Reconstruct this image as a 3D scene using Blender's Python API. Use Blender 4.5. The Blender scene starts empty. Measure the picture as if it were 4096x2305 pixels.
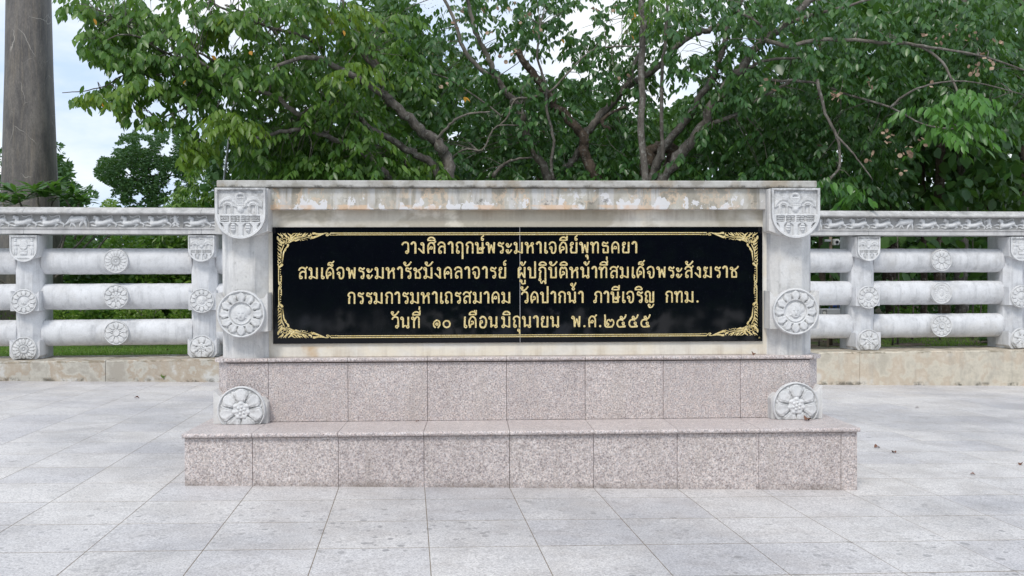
import bpy, bmesh, math, random
import numpy as np
from mathutils import Vector, Matrix

random.seed(7)
rng = np.random.default_rng(11)
SC = bpy.context.scene
COL = SC.collection
R_ = math.radians

# ---------------------------------------------------------------- camera
FPX, CX, CY, CAMH = 3900.0, 2048.0, 1152.5, 1.461
_psi, _pit, _rol = R_(2.3), R_(-0.41), R_(0.18)
FW = np.array([math.sin(_psi) * math.cos(_pit), math.cos(_psi) * math.cos(_pit), math.sin(_pit)])
_r0 = np.array([math.cos(_psi), -math.sin(_psi), 0.0])
_u0 = np.cross(_r0, FW)
RT = _r0 * math.cos(_rol) - _u0 * math.sin(_rol)
UP = _u0 * math.cos(_rol) + _r0 * math.sin(_rol)
CAM = np.array([0, 0, CAMH])
cd = bpy.data.cameras.new('camera')
cam = bpy.data.objects.new('camera', cd)
COL.objects.link(cam)
cd.sensor_width = 36
cd.lens = FPX / 4096 * 36
cd.clip_start, cd.clip_end = 0.05, 1500
cam.matrix_world = Matrix(((RT[0], UP[0], -FW[0], 0), (RT[1], UP[1], -FW[1], 0), (RT[2], UP[2], -FW[2], CAMH), (0, 0, 0, 1)))
SC.camera = cam


def at(x, y, Y):
    """the point of the place seen at photo pixel (x, y) at distance Y"""
    d = FW + RT * (x - CX) / FPX - UP * (y - CY) / FPX
    return CAM + d * (Y / d[1])


def proj(p):
    v = np.array(p) - CAM
    z = v @ FW
    return CX + FPX * (v @ RT) / z, CY - FPX * (v @ UP) / z


# ---------------------------------------------------------------- world and sun
SUN_EL, SUN_AZ = R_(52), R_(203)          # azimuth clockwise from +Y
w = bpy.data.worlds.new("World")
SC.world = w
w.use_nodes = True
nt = w.node_tree
bg = nt.nodes['Background']
sky = nt.nodes.new('ShaderNodeTexSky')
sky.sky_type = 'NISHITA'
sky.sun_disc = False
sky.sun_elevation = SUN_EL
sky.sun_rotation = SUN_AZ
sky.dust_density = 1.5
tc = nt.nodes.new('ShaderNodeTexCoord')
mp = nt.nodes.new('ShaderNodeMapping')
mp.inputs['Scale'].default_value = (1.0, 1.0, 2.6)
mp.inputs['Location'].default_value = (0.9, 0.4, 0.1)
ns = nt.nodes.new('ShaderNodeTexNoise')
ns.inputs['Scale'].default_value = 3.2
ns.inputs['Detail'].default_value = 7
ns.inputs['Roughness'].default_value = 0.55
cr = nt.nodes.new('ShaderNodeValToRGB')
cr.color_ramp.elements[0].position = 0.40
cr.color_ramp.elements[1].position = 0.58
mx = nt.nodes.new('ShaderNodeMix')
mx.data_type = 'RGBA'
mx.inputs[6].default_value = (5.2, 6.5, 8.6, 1)
mx.inputs[7].default_value = (8.9, 9.1, 9.2, 1)
mx2 = nt.nodes.new('ShaderNodeMix')
mx2.data_type = 'RGBA'
mx2.inputs[0].default_value = 0.86
nt.links.new(tc.outputs['Generated'], mp.inputs[0])
nt.links.new(mp.outputs[0], ns.inputs['Vector'])
nt.links.new(ns.outputs['Fac'], cr.inputs[0])
nt.links.new(cr.outputs[0], mx.inputs[0])
nt.links.new(sky.outputs[0], mx2.inputs[6])
nt.links.new(mx.outputs[2], mx2.inputs[7])
nt.links.new(mx2.outputs[2], bg.inputs[0])
bg.inputs[1].default_value = 0.104
sd = bpy.data.lights.new('sun', 'SUN')
sd.energy = 1.5
sd.angle = R_(13)
sd.color = (1.0, 0.95, 0.88)
so = bpy.data.objects.new('sun', sd)
COL.objects.link(so)
sdir = Vector((math.sin(SUN_AZ) * math.cos(SUN_EL), math.cos(SUN_AZ) * math.cos(SUN_EL), math.sin(SUN_EL)))
so.rotation_euler = sdir.to_track_quat('Z', 'Y').to_euler()
SC.view_settings.view_transform = 'Standard'
SC.view_settings.look = 'None'
SC.view_settings.gamma = 1
SC.view_settings.use_curve_mapping = False
SC.view_settings.exposure = 0.36


# ---------------------------------------------------------------- helpers
def tag(o, label=None, cat=None, group=None, kind=None):
    if label: o['label'] = label
    if cat: o['category'] = cat
    if group: o['group'] = group
    if kind: o['kind'] = kind
    return o


def empty(name, loc=(0, 0, 0), rz=0.0):
    o = bpy.data.objects.new(name, None)
    COL.objects.link(o)
    o.location = loc
    o.rotation_euler = (0, 0, rz)
    o.empty_display_size = 0.1
    return o


def mkmesh(name, verts, faces, mat=None, smooth=False):
    me = bpy.data.meshes.new(name)
    me.from_pydata([tuple(map(float, v)) for v in verts], [], [tuple(map(int, f)) for f in faces])
    if mat: me.materials.append(mat)
    if smooth:
        me.polygons.foreach_set('use_smooth', [True] * len(me.polygons))
    me.update()
    return me


def link(name, me, parent=None, loc=(0, 0, 0), rot=(0, 0, 0), scale=None):
    o = bpy.data.objects.new(name, me)
    COL.objects.link(o)
    o.location = loc
    o.rotation_euler = rot
    if scale: o.scale = scale
    if parent: o.parent = parent
    return o


def tris_mesh(name, V, T, mat, smooth=False):
    """big triangle mesh from numpy arrays"""
    me = bpy.data.meshes.new(name)
    n = len(T)
    me.vertices.add(len(V))
    me.vertices.foreach_set('co', np.asarray(V, dtype=np.float32).ravel())
    me.loops.add(n * 3)
    me.loops.foreach_set('vertex_index', np.asarray(T, dtype=np.int32).ravel())
    me.polygons.add(n)
    me.polygons.foreach_set('loop_start', np.arange(0, n * 3, 3, dtype=np.int32))
    me.polygons.foreach_set('loop_total', np.full(n, 3, dtype=np.int32))
    if smooth: me.polygons.foreach_set('use_smooth', np.ones(n, dtype=bool))
    me.materials.append(mat)
    me.update(calc_edges=True)
    me.validate()
    return me


class MB:
    def __init__(self):
        self.v, self.f = [], []

    def add(self, vs, fs):
        b = len(self.v)
        self.v += [tuple(p) for p in vs]
        self.f += [tuple(b + i for i in f) for f in fs]
        return self

    def box(self, x0, x1, y0, y1, z0, z1, bev=0.0):
        if bev <= 0:
            vs = [(x, y, z) for z in (z0, z1) for y in (y0, y1) for x in (x0, x1)]
            return self.add(vs, [(0, 2, 3, 1), (4, 5, 7, 6), (0, 1, 5, 4), (2, 6, 7, 3), (0, 4, 6, 2), (1, 3, 7, 5)])
        bm = bmesh.new()
        bmesh.ops.create_cube(bm, size=1)
        for q in bm.verts:
            q.co = ((x0 + x1) / 2 + q.co.x * (x1 - x0), (y0 + y1) / 2 + q.co.y * (y1 - y0), (z0 + z1) / 2 + q.co.z * (z1 - z0))
        bmesh.ops.bevel(bm, geom=bm.edges[:], offset=bev, segments=1, affect='EDGES')
        bm.verts.index_update()
        self.add([q.co[:] for q in bm.verts], [[q.index for q in f.verts] for f in bm.faces])
        bm.free()
        return self

    def prism(self, poly, y0, y1):
        """polygon in x,z (counter-clockwise seen from -y) extruded from y0 (front) to y1"""
        n = len(poly)
        vs = [(x, y0, z) for x, z in poly] + [(x, y1, z) for x, z in poly]
        fs = [tuple(range(n)), tuple(range(2 * n - 1, n - 1, -1))]
        fs += [(i, i + n, (i + 1) % n + n, (i + 1) % n) for i in range(n)]
        return self.add(vs, fs)

    def loftz(self, rings):
        """rings: lists of (x,y,z), same count, stacked upwards, closed with caps"""
        n = len(rings[0])
        vs = [p for r in rings for p in r]
        fs = [tuple(range(n - 1, -1, -1)), tuple((len(rings) - 1) * n + i for i in range(n))]
        for k in range(len(rings) - 1):
            for i in range(n):
                a, b = k * n + i, k * n + (i + 1) % n
                fs.append((a, b, b + n, a + n))
        return self.add(vs, fs)

    def extr_x(self, prof, x0, x1):
        """profile in y,z extruded along x"""
        n = len(prof)
        vs = [(x0, y, z) for y, z in prof] + [(x1, y, z) for y, z in prof]
        fs = [tuple(range(n)), tuple(range(2 * n - 1, n - 1, -1))]
        fs += [(i, i + n, (i + 1) % n + n, (i + 1) % n) for i in range(n)]
        return self.add(vs, fs)

    def mesh(self, name, mat, smooth=False):
        me = mkmesh(name, self.v, self.f, mat, smooth)
        bm = bmesh.new()
        bm.from_mesh(me)
        bmesh.ops.recalc_face_normals(bm, faces=bm.faces)
        bm.to_mesh(me)
        bm.free()
        return me

    def obj(self, name, mat, parent=None, loc=(0, 0, 0), smooth=False):
        return link(name, self.mesh(name, mat, smooth), parent, loc)


def catmull(pts, k=6):
    pts = [np.array(p, float) for p in pts]
    if len(pts) < 3: k = 1 if len(pts) == 2 else k
    out = []
    P = [2 * pts[0] - pts[1]] + pts + [2 * pts[-1] - pts[-2]]
    for i in range(1, len(P) - 2):
        for j in range(k):
            t = j / k
            a, b, c, d = P[i - 1], P[i], P[i + 1], P[i + 2]
            out.append(0.5 * (2 * b + (c - a) * t + (2 * a - 5 * b + 4 * c - d) * t * t + (3 * b - a - 3 * c + d) * t ** 3))
    out.append(pts[-1])
    return out


def tube(mb, pts, rads, n=8, cap=True, rough=0.0):
    pts = [Vector(p) for p in pts]
    m = len(pts)
    tang = [(pts[min(i + 1, m - 1)] - pts[max(i - 1, 0)]).normalized() for i in range(m)]
    nrm = tang[0].orthogonal().normalized()
    rings = []
    for i in range(m):
        nrm = (nrm - tang[i] * nrm.dot(tang[i]))
        nrm = nrm.normalized() if nrm.length > 1e-6 else tang[i].orthogonal().normalized()
        bi = tang[i].cross(nrm)
        rr = rads[i]
        ring = []
        for j in range(n):
            a = 2 * math.pi * j / n
            q = rr * (1 + rough * (random.random() - .5))
            ring.append(pts[i] + nrm * (math.cos(a) * q) + bi * (math.sin(a) * q))
        rings.append(ring)
    vs = [tuple(p) for r in rings for p in r]
    fs = []
    for k in range(m - 1):
        for i in range(n):
            a, b = k * n + i, k * n + (i + 1) % n
            fs.append((a, b, b + n, a + n))
    if cap:
        fs.append(tuple(range(n - 1, -1, -1)))
        fs.append(tuple((m - 1) * n + i for i in range(n)))
    mb.add(vs, fs)


# ---------------------------------------------------------------- materials
def new_mat(name):
    m = bpy.data.materials.new(name)
    m.use_nodes = True
    return m, m.node_tree, m.node_tree.nodes['Principled BSDF']


class NG:
    """tiny node helper"""
    def __init__(s, name, rough=0.8, spec=0.3):
        s.m, s.t, s.b = new_mat(name)
        s.b.inputs['Roughness'].default_value = rough
        s.b.inputs['Specular IOR Level'].default_value = spec
        s.geo = s.t.nodes.new('ShaderNodeNewGeometry')
        s.pos = s.geo.outputs['Position']

    def n(s, typ, **kw):
        o = s.t.nodes.new(typ)
        for k, v in kw.items(): setattr(o, k, v)
        return o

    def l(s, a, b): s.t.links.new(a, b)

    def map(s, scale=(1, 1, 1), loc=(0, 0, 0), src=None):
        m = s.n('ShaderNodeMapping')
        m.inputs['Scale'].default_value = scale
        m.inputs['Location'].default_value = loc
        s.l(src or s.pos, m.inputs[0])
        return m.outputs[0]

    def noise(s, scale, detail=4, rough=0.6, vec=None, dist=0.0, stretch=None, loc=(0, 0, 0)):
        q = s.n('ShaderNodeTexNoise')
        q.inputs['Scale'].default_value = scale
        q.inputs['Detail'].default_value = detail
        q.inputs['Roughness'].default_value = rough
        q.inputs['Distortion'].default_value = dist
        if vec is None: vec = s.map(stretch or (1, 1, 1), loc)
        s.l(vec, q.inputs['Vector'])
        return q.outputs['Fac']

    def vor(s, scale, feature='F1', out='Distance', stretch=(1, 1, 1), rnd=1.0):
        q = s.n('ShaderNodeTexVoronoi')
        q.feature = feature
        q.inputs['Scale'].default_value = scale
        q.inputs['Randomness'].default_value = rnd
        s.l(s.map(stretch), q.inputs['Vector'])
        return q.outputs[out]

    def ramp(s, fac, stops, interp='LINEAR'):
        r = s.n('ShaderNodeValToRGB')
        r.color_ramp.interpolation = interp
        e = r.color_ramp.elements
        while len(e) < len(stops): e.new(0.5)
        for i, (p, c) in enumerate(stops):
            e[i].position = p
            e[i].color = c if len(c) == 4 else (*c, 1)
        s.l(fac, r.inputs[0])
        return r.outputs[0]

    def step(s, fac, a, b):
        return s.ramp(fac, [(a, (0, 0, 0)), (b, (1, 1, 1))])

    def mix(s, fac, a, b, mode='MIX'):
        m = s.n('ShaderNodeMix', data_type='RGBA', blend_type=mode)
        for i, v in ((0, fac), (6, a), (7, b)):
            if isinstance(v, (int, float)): m.inputs[i].default_value = v
            elif isinstance(v, tuple): m.inputs[i].default_value = v if len(v) == 4 else (*v, 1)
            else: s.l(v, m.inputs[i])
        return m.outputs[2]

    def math(s, op, a, b=0.0, c=0.0):
        m = s.n('ShaderNodeMath', operation=op)
        for i, v in enumerate((a, b, c)):
            if isinstance(v, (int, float)): m.inputs[i].default_value = v
            else: s.l(v, m.inputs[i])
        return m.outputs[0]

    def sep(s):
        q = s.n('ShaderNodeSeparateXYZ')
        s.l(s.pos, q.inputs[0])
        return q.outputs

    def bump(s, h, strength=0.4, dist=0.01):
        q = s.n('ShaderNodeBump')
        q.inputs['Strength'].default_value = strength
        q.inputs['Distance'].default_value = dist
        s.l(h, q.inputs['Height'])
        s.l(q.outputs[0], s.b.inputs['Normal'])

    def col(s, c):
        if isinstance(c, tuple): s.b.inputs['Base Color'].default_value = (*c, 1)
        else: s.l(c, s.b.inputs['Base Color'])
        return s


def band(g, zo, lo, hi, soft):
    """1 between heights lo and hi with soft edges"""
    a = g.n('ShaderNodeMapRange'); a.inputs[1].default_value = lo; a.inputs[2].default_value = lo + soft
    b = g.n('ShaderNodeMapRange'); b.inputs[1].default_value = hi - soft; b.inputs[2].default_value = hi
    b.inputs[3].default_value = 1; b.inputs[4].default_value = 0
    g.l(zo, a.inputs[0]); g.l(zo, b.inputs[0])
    return g.math('MULTIPLY', a.outputs[0], b.outputs[0])


def m_granite_pink():
    g = NG('pink_granite', 0.42, 0.45)
    n1 = g.noise(95, 3, 0.7)
    n2 = g.noise(60, 3, 0.65, loc=(3, 1, 2))
    n3 = g.noise(2.6, 3, 0.5, loc=(7, 1, 2))
    base = g.ramp(n1, [(0.34, (.26, .24, .24)), (0.44, (.53, .505, .50)), (0.54, (.72, .69, .68)), (0.64, (.90, .885, .88))])
    pink = g.ramp(n2, [(0.42, (.90, .88, .89)), (0.60, (1.0, .90, .85))])
    c = g.mix(0.85, base, pink, 'MULTIPLY')
    c = g.mix(0.45, c, g.ramp(n3, [(0.35, (.82, .80, .80)), (0.65, (1.0, 1.0, 1.0))]), 'MULTIPLY')
    n4 = g.noise(22, 4, 0.7, loc=(4, 9, 2))
    c = g.mix(0.55, c, g.ramp(n4, [(0.38, (.70, .68, .70)), (0.6, (1.0, .99, .98))]), 'MULTIPLY')
    rnd = g.n('ShaderNodeObjectInfo')
    c = g.mix(0.5, c, g.ramp(rnd.outputs['Random'], [(0, (.86, .84, .84)), (1, (1, .99, .98))]), 'MULTIPLY')
    z = g.sep()[2]
    drip = g.math('MULTIPLY', g.step(g.noise(3.0, 5, 0.7, stretch=(3.0, 3.0, .35), loc=(1, 3, 5)), 0.5, 0.72), 0.35)
    c = g.mix(drip, c, (.40, .35, .31))
    damp_shade = g.math('MULTIPLY', g.step(g.noise(5, 4, .7), .35, .65), band(g, g.math('MULTIPLY_ADD', g.sep()[0], .0185, z), -.3, .055, .05))  # damp dirt at the panel foot, deepened to paint in contact shade
    c = g.mix(g.math('MULTIPLY', damp_shade, 0.7), c, (.19, .16, .135))
    g.col(c)
    g.l(g.ramp(n1, [(0.3, (.3, .3, .3)), (0.7, (.5, .5, .5))]), g.b.inputs['Roughness'])
    return g.m


def m_granite_floor():
    g = NG('pale_granite', 0.5, 0.4)
    n1 = g.noise(85, 4, 0.8)
    n3 = g.noise(0.55, 5, 0.6, loc=(2, 5, 1))
    n4 = g.noise(3.1, 5, 0.65, loc=(2, 8, 1))
    base = g.ramp(n1, [(0.34, (.32, .31, .305)), (0.45, (.585, .57, .565)), (0.55, (.725, .705, .695)), (0.66, (.87, .85, .84))])
    rnd = g.n('ShaderNodeObjectInfo')
    c = g.mix(0.75, base, g.ramp(rnd.outputs['Random'], [(0, (.84, .84, .86)), (0.5, (.93, .925, .92)), (1, (1, .985, .96))]), 'MULTIPLY')
    c = g.mix(0.8, c, g.ramp(n3, [(0.38, (.70, .71, .74)), (0.50, (.90, .90, .91)), (0.60, (1, 1, 1))]), 'MULTIPLY')
    c = g.mix(0.8, c, g.ramp(n4, [(0.40, (.89, .88, .87)), (0.54, (1, 1, 1))]), 'MULTIPLY')
    c = g.mix(0.7, c, g.ramp(g.noise(24, 3, .75, loc=(6, 1, 0)), [(0.38, (.84, .84, .85)), (0.58, (1, 1, 1))]), 'MULTIPLY')
    # small dark pits and water marks of the flamed surface
    v = g.vor(12, stretch=(1, 0.8, 1))
    size = g.noise(9.0, 2, 0.5, loc=(4, 4, 4))
    area = g.step(g.noise(0.8, 3, 0.6, loc=(9, 1, 4)), 0.42, 0.58)
    th = g.math('MULTIPLY_ADD', size, 0.75, -0.20)
    pit = g.math('LESS_THAN', v, th)
    sp = g.sep()
    near = g.n('ShaderNodeMapRange')
    near.inputs[1].default_value = 8.0; near.inputs[2].default_value = 5.8
    g.l(sp[1], near.inputs[0])
    pit = g.math('MULTIPLY', pit, g.math('MULTIPLY', g.math('MULTIPLY_ADD', area, .75, .2), near.outputs[0]))
    c = g.mix(g.math('MULTIPLY', pit, 0.68), c, (.22, .215, .22))
    v2 = g.vor(2.4)
    blot = g.math('MULTIPLY', g.math('LESS_THAN', g.math('ADD', v2, g.math('MULTIPLY', g.noise(30, 3, .7), 0.26)), 0.185), 0.5)
    c = g.mix(blot, c, (.17, .165, .16))
    g.col(c)
    g.l(g.ramp(n4, [(0.3, (.38, .38, .38)), (0.6, (.58, .58, .58))]), g.b.inputs['Roughness'])
    g.bump(n1, 0.15, 0.002)
    return g.m


def m_white_cement(name, tint=(.60, .61, .64), dirt=0.5, top=None):
    """weathered pale cement with grey streaks"""
    g = NG(name, 0.85, 0.2)
    n1 = g.noise(4.0, 6, 0.65, loc=(1, 2, 3))
    streak = g.noise(7.0, 5, 0.65, stretch=(1.7, 1.7, 0.16), loc=(3, 2, 1))
    fine = g.noise(60, 4, 0.6)
    lo = tuple(q * 0.80 for q in tint)
    hi = tuple(min(1, q * 1.10) for q in tint)
    c = g.ramp(n1, [(0.33, lo), (0.5, tint), (0.66, hi)])
    c = g.mix(g.math('MULTIPLY', g.step(streak, 0.50, 0.72), dirt), c, (.30, .31, .33))
    spots = g.step(g.noise(16, 6, .75, stretch=(1, 1, .6), loc=(9, 4, 2)), .60, .70)
    c = g.mix(g.math('MULTIPLY', spots, dirt * .8), c, (.36, .355, .34))
    c = g.mix(g.math('MULTIPLY', g.step(g.noise(2.2, 6, .7, loc=(5, 5, 1)), 0.53, 0.70), dirt * 0.6), c, (.52, .49, .43))
    c = g.mix(0.35, c, g.ramp(fine, [(0.35, (.8, .8, .8)), (0.6, (1, 1, 1))]), 'MULTIPLY')
    # dirt gathered in the hollows
    if top is not None:
        z = g.sep()[2]
        d = g.math('MULTIPLY', band(g, z, top[0], top[1], top[2]), g.step(g.noise(6, 6, .75, loc=(8, 2, 1)), .36, .62))
        c = g.mix(g.math('MULTIPLY', d, 0.45), c, (.16, .155, .15))
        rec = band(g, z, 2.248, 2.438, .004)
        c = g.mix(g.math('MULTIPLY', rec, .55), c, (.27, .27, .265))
    g.col(c)
    g.bump(g.noise(26, 5, 0.65), 0.35, 0.012)
    return g.m


def m_stone_relief():
    """carved cement: pits hold dirt (pointiness independent, uses cavity noise and height bands)"""
    g = NG('carved_cement', 0.85, 0.2)
    n1 = g.noise(9.0, 5, 0.65)
    c = g.ramp(n1, [(0.33, (.64, .65, .66)), (0.62, (.76, .765, .77))])
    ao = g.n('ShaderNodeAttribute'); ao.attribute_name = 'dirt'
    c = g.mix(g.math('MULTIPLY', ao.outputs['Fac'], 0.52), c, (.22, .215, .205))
    c = g.mix(0.4, c, g.ramp(g.noise(90, 3, .6), [(0.35, (.78, .78, .78)), (0.6, (1, 1, 1))]), 'MULTIPLY')
    st = g.math('MULTIPLY', g.step(g.noise(7, 6, .75, loc=(5, 1, 1)), .55, .72), 0.55)
    zr = g.sep()[2]
    crust = g.math('MULTIPLY', g.step(g.noise(9, 6, .75, loc=(1, 5, 3)), .40, .62), band(g, zr, 2.03, 2.3, .10))
    c = g.mix(g.math('MULTIPLY', crust, .75), c, (.14, .14, .14))
    low = g.math('MULTIPLY', g.step(g.noise(14, 5, .7, loc=(3, 3, 3)), .45, .6), band(g, zr, .30, .45, .05))
    c = g.mix(g.math('MULTIPLY', low, .55), c, (.17, .16, .14))
    c = g.mix(st, c, (.27, .265, .25))
    g.col(c)
    g.bump(g.noise(60, 4, 0.6), 0.25, 0.006)
    return g.m


def m_lintel():
    g = NG('peeling_plaster', 0.85, 0.2)
    x, y, z = g.sep()
    n = g.noise(5.5, 5, 0.65, stretch=(1, 1, .8), dist=0.12, loc=(2.2, 0, 4))
    c = g.ramp(n, [(0.36, (.30, .275, .225)), (0.455, (.40, .37, .31)), (0.465, (.62, .49, .36)), (0.505, (.64, .53, .41)), (0.512, (.50, .475, .41)), (0.59, (.56, .54, .48)), (0.60, (.66, .65, .62))])
    calm = g.step(g.noise(1.1, 3, .5, loc=(3.7, 0, 1)), .44, .56)
    c = g.mix(g.math('MULTIPLY', calm, .72), c, g.ramp(g.noise(9, 5, .7, stretch=(1, 1, .4), loc=(3, 3, 1)), [(.38, (.36, .335, .285)), (.6, (.56, .54, .49))]))
    # vertical grey runs
    s1 = g.step(g.noise(5.5, 4, 0.6, stretch=(2.0, 1, .12), loc=(5, 1, 2)), .52, .60)
    c = g.mix(g.math('MULTIPLY', s1, .8), c, (.60, .595, .585))
    s2 = g.step(g.noise(9, 5, 0.7, stretch=(1.4, 1, .25), loc=(1, 6, 2)), .56, .66)
    c = g.mix(g.math('MULTIPLY', s2, .55), c, (.25, .235, .20))
    # white bare patches in the lower half with crisp edges, dark crust above the orange foot
    n2 = g.noise(13, 4, .6, stretch=(1, 1, .7), loc=(9, 2, 5), dist=.2)
    wz = g.n('ShaderNodeMapRange'); wz.inputs[1].default_value = 2.13; wz.inputs[2].default_value = 2.03
    g.l(z, wz.inputs[0])
    wf = g.math('GREATER_THAN', g.math('MULTIPLY_ADD', wz.outputs[0], 0.13, n2), 0.66)
    c = g.mix(g.math('MULTIPLY', wf, .92), c, (.72, .72, .735))
    n3 = g.noise(13, 5, .7, loc=(4, 4, 4), stretch=(.7, 1, 1))
    blk = g.math('MULTIPLY', g.step(n3, .60, .68), band(g, z, 2.03, 2.10, .015))
    c = g.mix(g.math('MULTIPLY', blk, .75), c, (.13, .125, .115))
    foot = g.math('MULTIPLY', g.step(g.noise(2.4, 4, .6, loc=(0, 3, 0)), .5, .56), band(g, z, 1.99, 2.045, .008))
    c = g.mix(g.math('MULTIPLY', foot, .7), c, (.72, .50, .33))
    g.col(c)
    g.bump(n2, 0.5, 0.01)
    return g.m


def m_wall_body():
    g = NG('stained_cream_render', 0.85, 0.2)
    x, y, z = g.sep()
    n = g.noise(1.6, 4, 0.55, stretch=(1, 1, 1.3), loc=(2, 4, 1), dist=0.4)
    c = g.ramp(n, [(0.38, (.62, .58, .50)), (0.50, (.78, .745, .67)), (0.60, (.80, .74, .62)), (0.7, (.84, .82, .77))])
    topz = band(g, z, 1.80, 2.06, .06)
    stain = g.step(g.noise(1.35, 5, .6, loc=(8, 3, 5), dist=.5), .47, .52)
    c = g.mix(g.math('MULTIPLY', g.math('MULTIPLY', stain, topz), .72), c, (.44, .395, .31))
    run = g.step(g.noise(4.5, 5, .65, stretch=(2.2, 1, .12), loc=(1, 1, 9)), .48, .68)
    hi = band(g, z, 1.90, 2.06, .10)
    c = g.mix(g.math('MULTIPLY', g.math('MULTIPLY', run, hi), .7), c, (.28, .21, .15))
    rust = g.math('MULTIPLY', g.step(g.noise(2.6, 4, .5, loc=(3.4, 1, 0)), .66, .74), band(g, z, .86, .99, .03))
    c = g.mix(g.math('MULTIPLY', rust, .8), c, (.55, .36, .17))
    low = g.math('MULTIPLY', run, band(g, z, .80, 1.0, .08))
    c = g.mix(g.math('MULTIPLY', low, .45), c, (.48, .40, .30))
    c = g.mix(.3, c, g.ramp(g.noise(45, 4, .65), [(0.35, (.8, .8, .8)), (0.6, (1, 1, 1))]), 'MULTIPLY')
    g.col(c)
    g.bump(g.noise(20, 5, .6), .25, .01)
    return g.m


def m_coping():
    g = NG('grey_coping_cement', 0.85, 0.2)
    x, y, z = g.sep()
    n = g.noise(5, 5, .62, loc=(6, 1, 1))
    c = g.ramp(n, [(0.40, (.33, .315, .28)), (0.50, (.47, .46, .435)), (0.66, (.58, .575, .55))])
    br = g.step(g.noise(3.1, 5, .65, loc=(2, 9, 1)), .55, .66)
    c = g.mix(g.math('MULTIPLY', br, .7), c, (.36, .30, .22))
    bk = g.math('MULTIPLY', g.step(g.noise(14, 5, .75, stretch=(1, 1, .7)), .50, .62), band(g, z, 2.15, 2.195, .012))
    c = g.mix(g.math('MULTIPLY', bk, .75), c, (.10, .095, .085))
    g.col(c)
    g.bump(g.noise(30, 5, .6), .4, .01)
    return g.m


def m_plinth():
    g = NG('stained_plinth_render', 0.85, 0.2)
    x, y, z = g.sep()
    n = g.noise(2.1, 6, .65, loc=(1, 7, 2), dist=.15)
    warm = g.ramp(n, [(0.36, (.50, .46, .38)), (0.45, (.62, .575, .48)), (0.51, (.55, .47, .37)), (0.57, (.60, .53, .43)), (0.66, (.65, .62, .56))])
    cool = g.ramp(n, [(0.38, (.40, .37, .32)), (0.46, (.53, .51, .45)), (0.50, (.43, .36, .285)), (0.56, (.48, .43, .355)), (0.62, (.60, .59, .56))])
    side = g.n('ShaderNodeMapRange'); side.inputs[1].default_value = -2; side.inputs[2].default_value = 3
    g.l(x, side.inputs[0])
    c = g.mix(side.outputs[0], cool, warm)
    c = g.mix(g.math('MULTIPLY', g.step(g.noise(6, 5, .7, stretch=(1, 1, .3), loc=(3, 3, 3)), .5, .68), .4), c, (.36, .34, .30))
    # black moss creeping up from the paving joint, lichen on the top edge
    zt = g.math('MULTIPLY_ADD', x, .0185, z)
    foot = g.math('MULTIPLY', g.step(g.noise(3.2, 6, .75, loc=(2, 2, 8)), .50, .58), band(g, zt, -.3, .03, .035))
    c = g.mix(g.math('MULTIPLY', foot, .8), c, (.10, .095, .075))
    top = g.math('MULTIPLY', g.step(g.noise(4.5, 6, .75, stretch=(1, 3, 1), loc=(2, 2, 0)), .46, .56), band(g, z, .325, .45, .015))
    c = g.mix(g.math('MULTIPLY', top, .75), c, (.20, .17, .12))
    g.col(c)
    g.bump(g.noise(12, 6, .65), .4, .02)
    return g.m


def m_black_granite():
    g = NG('polished_black_granite', 0.04, 0.30)
    sp = g.vor(95)
    r = g.noise(22, 2, .5)
    f = g.math('LESS_THAN', sp, g.math('MULTIPLY_ADD', r, .30, -.06))
    c = g.mix(g.math('MULTIPLY', f, .55), (.0025, .0032, .0058), (.05, .055, .07))
    g.col(c)
    g.l(g.ramp(g.noise(3, 4, .6, stretch=(1, 1, .3)), [(0.4, (.03, .03, .03)), (0.7, (.07, .07, .07))]), g.b.inputs['Roughness'])
    return g.m


def m_gold():
    g = NG('gold_leaf_paint', 0.42, 0.5)
    n = g.noise(130, 2, .6)
    g.col(g.ramp(n, [(0.35, (.58, .43, .15)), (0.5, (.78, .62, .28)), (0.65, (.95, .83, .50))]))
    g.b.inputs['Metallic'].default_value = 0.25
    return g.m


def m_bark(name, a, b, lichen=0.5):
    g = NG(name, 0.9, 0.15)
    n = g.noise(9, 5, .7, stretch=(1, 1, .5))
    c = g.ramp(n, [(0.36, a), (0.62, b)])
    c = g.mix(g.math('MULTIPLY', g.step(g.noise(14, 4, .6, loc=(4, 4, 4)), .56, .62), lichen), c, (.33, .33, .30))
    g.col(c)
    g.bump(g.noise(30, 5, .7, stretch=(1, 1, .3)), .8, .03)
    return g.m


def m_leaf(name, cols, trans=0.30, rough=0.42, tcol=(.16, .32, .03)):
    g = NG(name, rough, 0.45)
    r = g.geo.outputs['Random Per Island']
    k = len(cols)
    c = g.ramp(r, [(i / max(1, k - 1), q) for i, q in enumerate(cols)])
    g.col(c)
    tr = g.n('ShaderNodeBsdfTranslucent')
    g.l(g.mix(0.6, c, (*tcol, 1)), tr.inputs['Color'])
    mxs = g.n('ShaderNodeMixShader')
    mxs.inputs[0].default_value = trans
    out = [q for q in g.t.nodes if q.type == 'OUTPUT_MATERIAL'][0]
    g.l(g.b.outputs[0], mxs.inputs[1])
    g.l(tr.outputs[0], mxs.inputs[2])
    g.l(mxs.outputs[0], out.inputs[0])
    return g.m


def m_plain(name, c, rough=0.6, metal=0.0, var=0.25):
    g = NG(name, rough, 0.4)
    n = g.noise(12, 4, .6)
    g.col(g.ramp(n, [(0.3, tuple(q * (1 - var) for q in c)), (0.7, tuple(min(1, q * (1 + var)) for q in c))]))
    g.b.inputs['Metallic'].default_value = metal
    return g.m


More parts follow.
